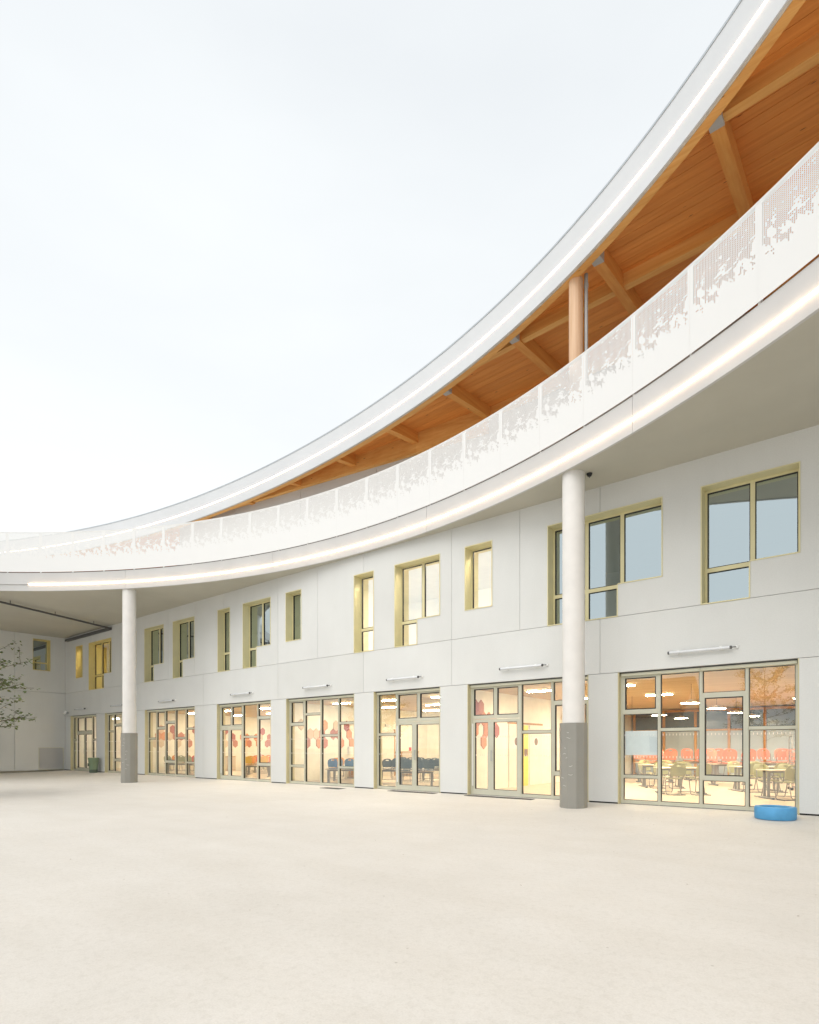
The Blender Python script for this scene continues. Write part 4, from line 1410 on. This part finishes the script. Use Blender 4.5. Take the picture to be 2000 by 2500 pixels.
# ------------------------------------------------------------------ young tree at the edge of the picture
shape = [(0, 0), (0.28, 0.10), (0.50, 0.42), (0.30, 0.48), (0.16, 0.95), (0.0, 0.72), (-0.16, 0.95), (-0.30, 0.48), (-0.50, 0.42), (-0.28, 0.10)]
def make_tree(loc, seed, label, H=4.6, z0=1.75, spread=1.45, boughs=()):
    rnd = random.Random(seed)
    tree = empty('maple_tree', loc, 0)
    tag(tree, label, 'tree', 'young maples in the yard')
    tw = MB()
    tips = []
    def limb(p, d, ln, r, depth):
        pts, rs = [p], [r]
        q = p.copy()
        n = 4
        for k in range(n):
            d = (d + Vector((rnd.uniform(-0.16, 0.16), rnd.uniform(-0.16, 0.16), rnd.uniform(-0.08, 0.12)))).normalized()
            q = q + d * ln / n
            pts.append(q.copy()); rs.append(r * (1 - 0.6 * (k + 1) / n))
            if depth < 3 and k >= 1:
                for _ in range(2 if depth < 2 else 1):
                    az = rnd.uniform(0, 6.283)
                    side = Vector((math.cos(az), math.sin(az), rnd.uniform(-0.15, 0.5)))
                    limb(q.copy(), (d * 0.65 + side * 0.8).normalized(), ln * rnd.uniform(0.5, 0.68), rs[-1] * 0.6, depth + 1)
            if depth >= 2:
                tips.append((q.copy(), d.copy()))
        tw.tube(pts, [max(x, 0.006) for x in rs], 6 if depth < 2 else 4, cap=True)
    trunk = MB()
    tp = [Vector((0, 0, -0.05)), Vector((0.03, 0.02, 0.17 * H)), Vector((0.0, 0.05, 0.37 * H)), Vector((0.04, 0.0, 0.57 * H)), Vector((0.02, 0.03, 0.78 * H)), Vector((0.05, 0.0, H))]
    trunk.tube(tp, [0.075, 0.066, 0.058, 0.046, 0.032, 0.012], 10)
    for k in range(17):
        zz = z0 + (H - z0) * k / 17
        az = k * 2.399 + 0.3
        ln = spread * (1 - 0.42 * k / 17)
        limb(Vector((0.02, 0.03, zz)), Vector((math.cos(az), math.sin(az), 0.25)).normalized(), ln, 0.020, 1)
    for z, d, ln in boughs:
        limb(Vector((0.02, 0.0, z)), Vector(d).normalized(), ln, 0.020, 1)
    trunk.build('trunk', 'bark', tree, smooth=True)
    tw.build('branch', 'bark', tree, smooth=True)['kind'] = 'stuff'
    lf = MB()
    for p, d in tips:
        for _ in range(rnd.choice((2, 3, 4))):
            s = rnd.uniform(0.07, 0.12)
            az, el = rnd.uniform(0, 6.283), rnd.uniform(-0.9, 0.35)
            ax = Vector((math.cos(az) * math.cos(el), math.sin(az) * math.cos(el), math.sin(el)))
            sd_ = ax.cross(Vector((rnd.uniform(-0.5, 0.5), rnd.uniform(-0.5, 0.5), 1))).normalized()
            o0 = p + Vector((rnd.gauss(0, 0.05), rnd.gauss(0, 0.05), rnd.gauss(0, 0.04)))
            nrm = ax.cross(sd_)
            lf.face([o0 + sd_ * (x * s) + ax * (y * s) - nrm * (abs(x) * s * 0.25) for x, y in shape])
    lf.build('crown', 'leaf', tree)['kind'] = 'stuff'
make_tree((-13.85, 17.0, -0.14), 21, 'young green maple tree reaching in beside the inner corner',
          boughs=((2.0, (1.0, -0.05, -0.02), 1.7), (2.45, (1.0, -0.2, 0.12), 1.4), (2.8, (1.0, 0.05, 0.18), 1.6), (3.3, (1.0, 0.1, 0.25), 1.6), (3.7, (1.0, -0.1, 0.2), 1.4)))
p = W(31.2, -26.0)
make_tree((p.x, p.y, -0.14), 4, 'young maple mirrored in the dining hall glass', H=6.2, z0=1.8, spread=1.7)
# the house across the yard, seen only as a reflection in the glass
p = W(16.5, -47.0)
hs = empty('gabled_house', (p.x, p.y, -0.14), RZ)
tag(hs, 'gabled house across the yard mirrored in the dining hall glass', 'house')
mat_plain('house_render', (0.55, 0.50, 0.43), 0.9)
mat_plain('house_tiles', (0.26, 0.13, 0.09), 0.9, var=0.2, scale=6)
mb = MB(); mb.box(-5.5, 5.5, -4, 4, 0, 4.6)
mb.poly([(-5.5, -4, 4.6), (-5.5, 4, 4.6), (-5.5, 0, 8.0)], [(0, 1, 2)]); mb.poly([(5.5, -4, 4.6), (5.5, 4, 4.6), (5.5, 0, 8.0)], [(0, 2, 1)])
mb.build('wall', 'house_render', hs)
for sy in (-1, 1):
    mb = MB(); mb.poly([(-5.9, sy * 4.5, 4.2), (5.9, sy * 4.5, 4.2), (5.9, 0, 8.05), (-5.9, 0, 8.05), (-5.9, sy * 4.5, 4.4), (5.9, sy * 4.5, 4.4), (5.9, 0, 8.25), (-5.9, 0, 8.25)],
                       [(0, 1, 2, 3), (7, 6, 5, 4), (0, 4, 5, 1), (1, 5, 6, 2), (2, 6, 7, 3), (3, 7, 4, 0)])
    mb.build('roof_slope', 'house_tiles', hs)
for wx in (-3.5, 0.0, 3.5):
    mb = MB(); mb.box(wx - 0.6, wx + 0.6, 3.99, 4.05, 1.0, 2.4); mb.build('window', 'dim_view_blue', hs)

# low storage cabinets in the classrooms
def cabinet(t_, m_, w, h, label):
    o = empty('storage_cabinet', W(t_, m_, FZ), RZ)
    tag(o, label, 'cabinet', 'low classroom cabinets')
    mb = MB(); mb.box(0, 0.42, -w / 2, w / 2, 0.05, h); mb.build('carcass', 'frame_wood', o)
    n = max(2, int(w / 0.5))
    for k in range(n):
        y0 = -w / 2 + w * k / n
        mb = MB(); mb.box(0.42, 0.44, y0 + 0.01, y0 + w / n - 0.01, 0.08, h - 0.03); mb.build('door', 'table_top', o)
    mb = MB(); mb.box(-0.0, 0.45, -w / 2 - 0.01, w / 2 + 0.01, h, h + 0.025); mb.build('top', 'table_top', o)
cabinet(19.46, 4.4, 1.6, 0.85, 'low wooden cabinet at the hexagon wall behind the navy chairs')
cabinet(9.0, 4.0, 2.0, 0.80, 'low wooden cabinet at the hexagon wall behind the yellow chairs')
cabinet(19.46, 7.2, 1.2, 1.10, 'taller wooden cabinet deep in the navy chair classroom')
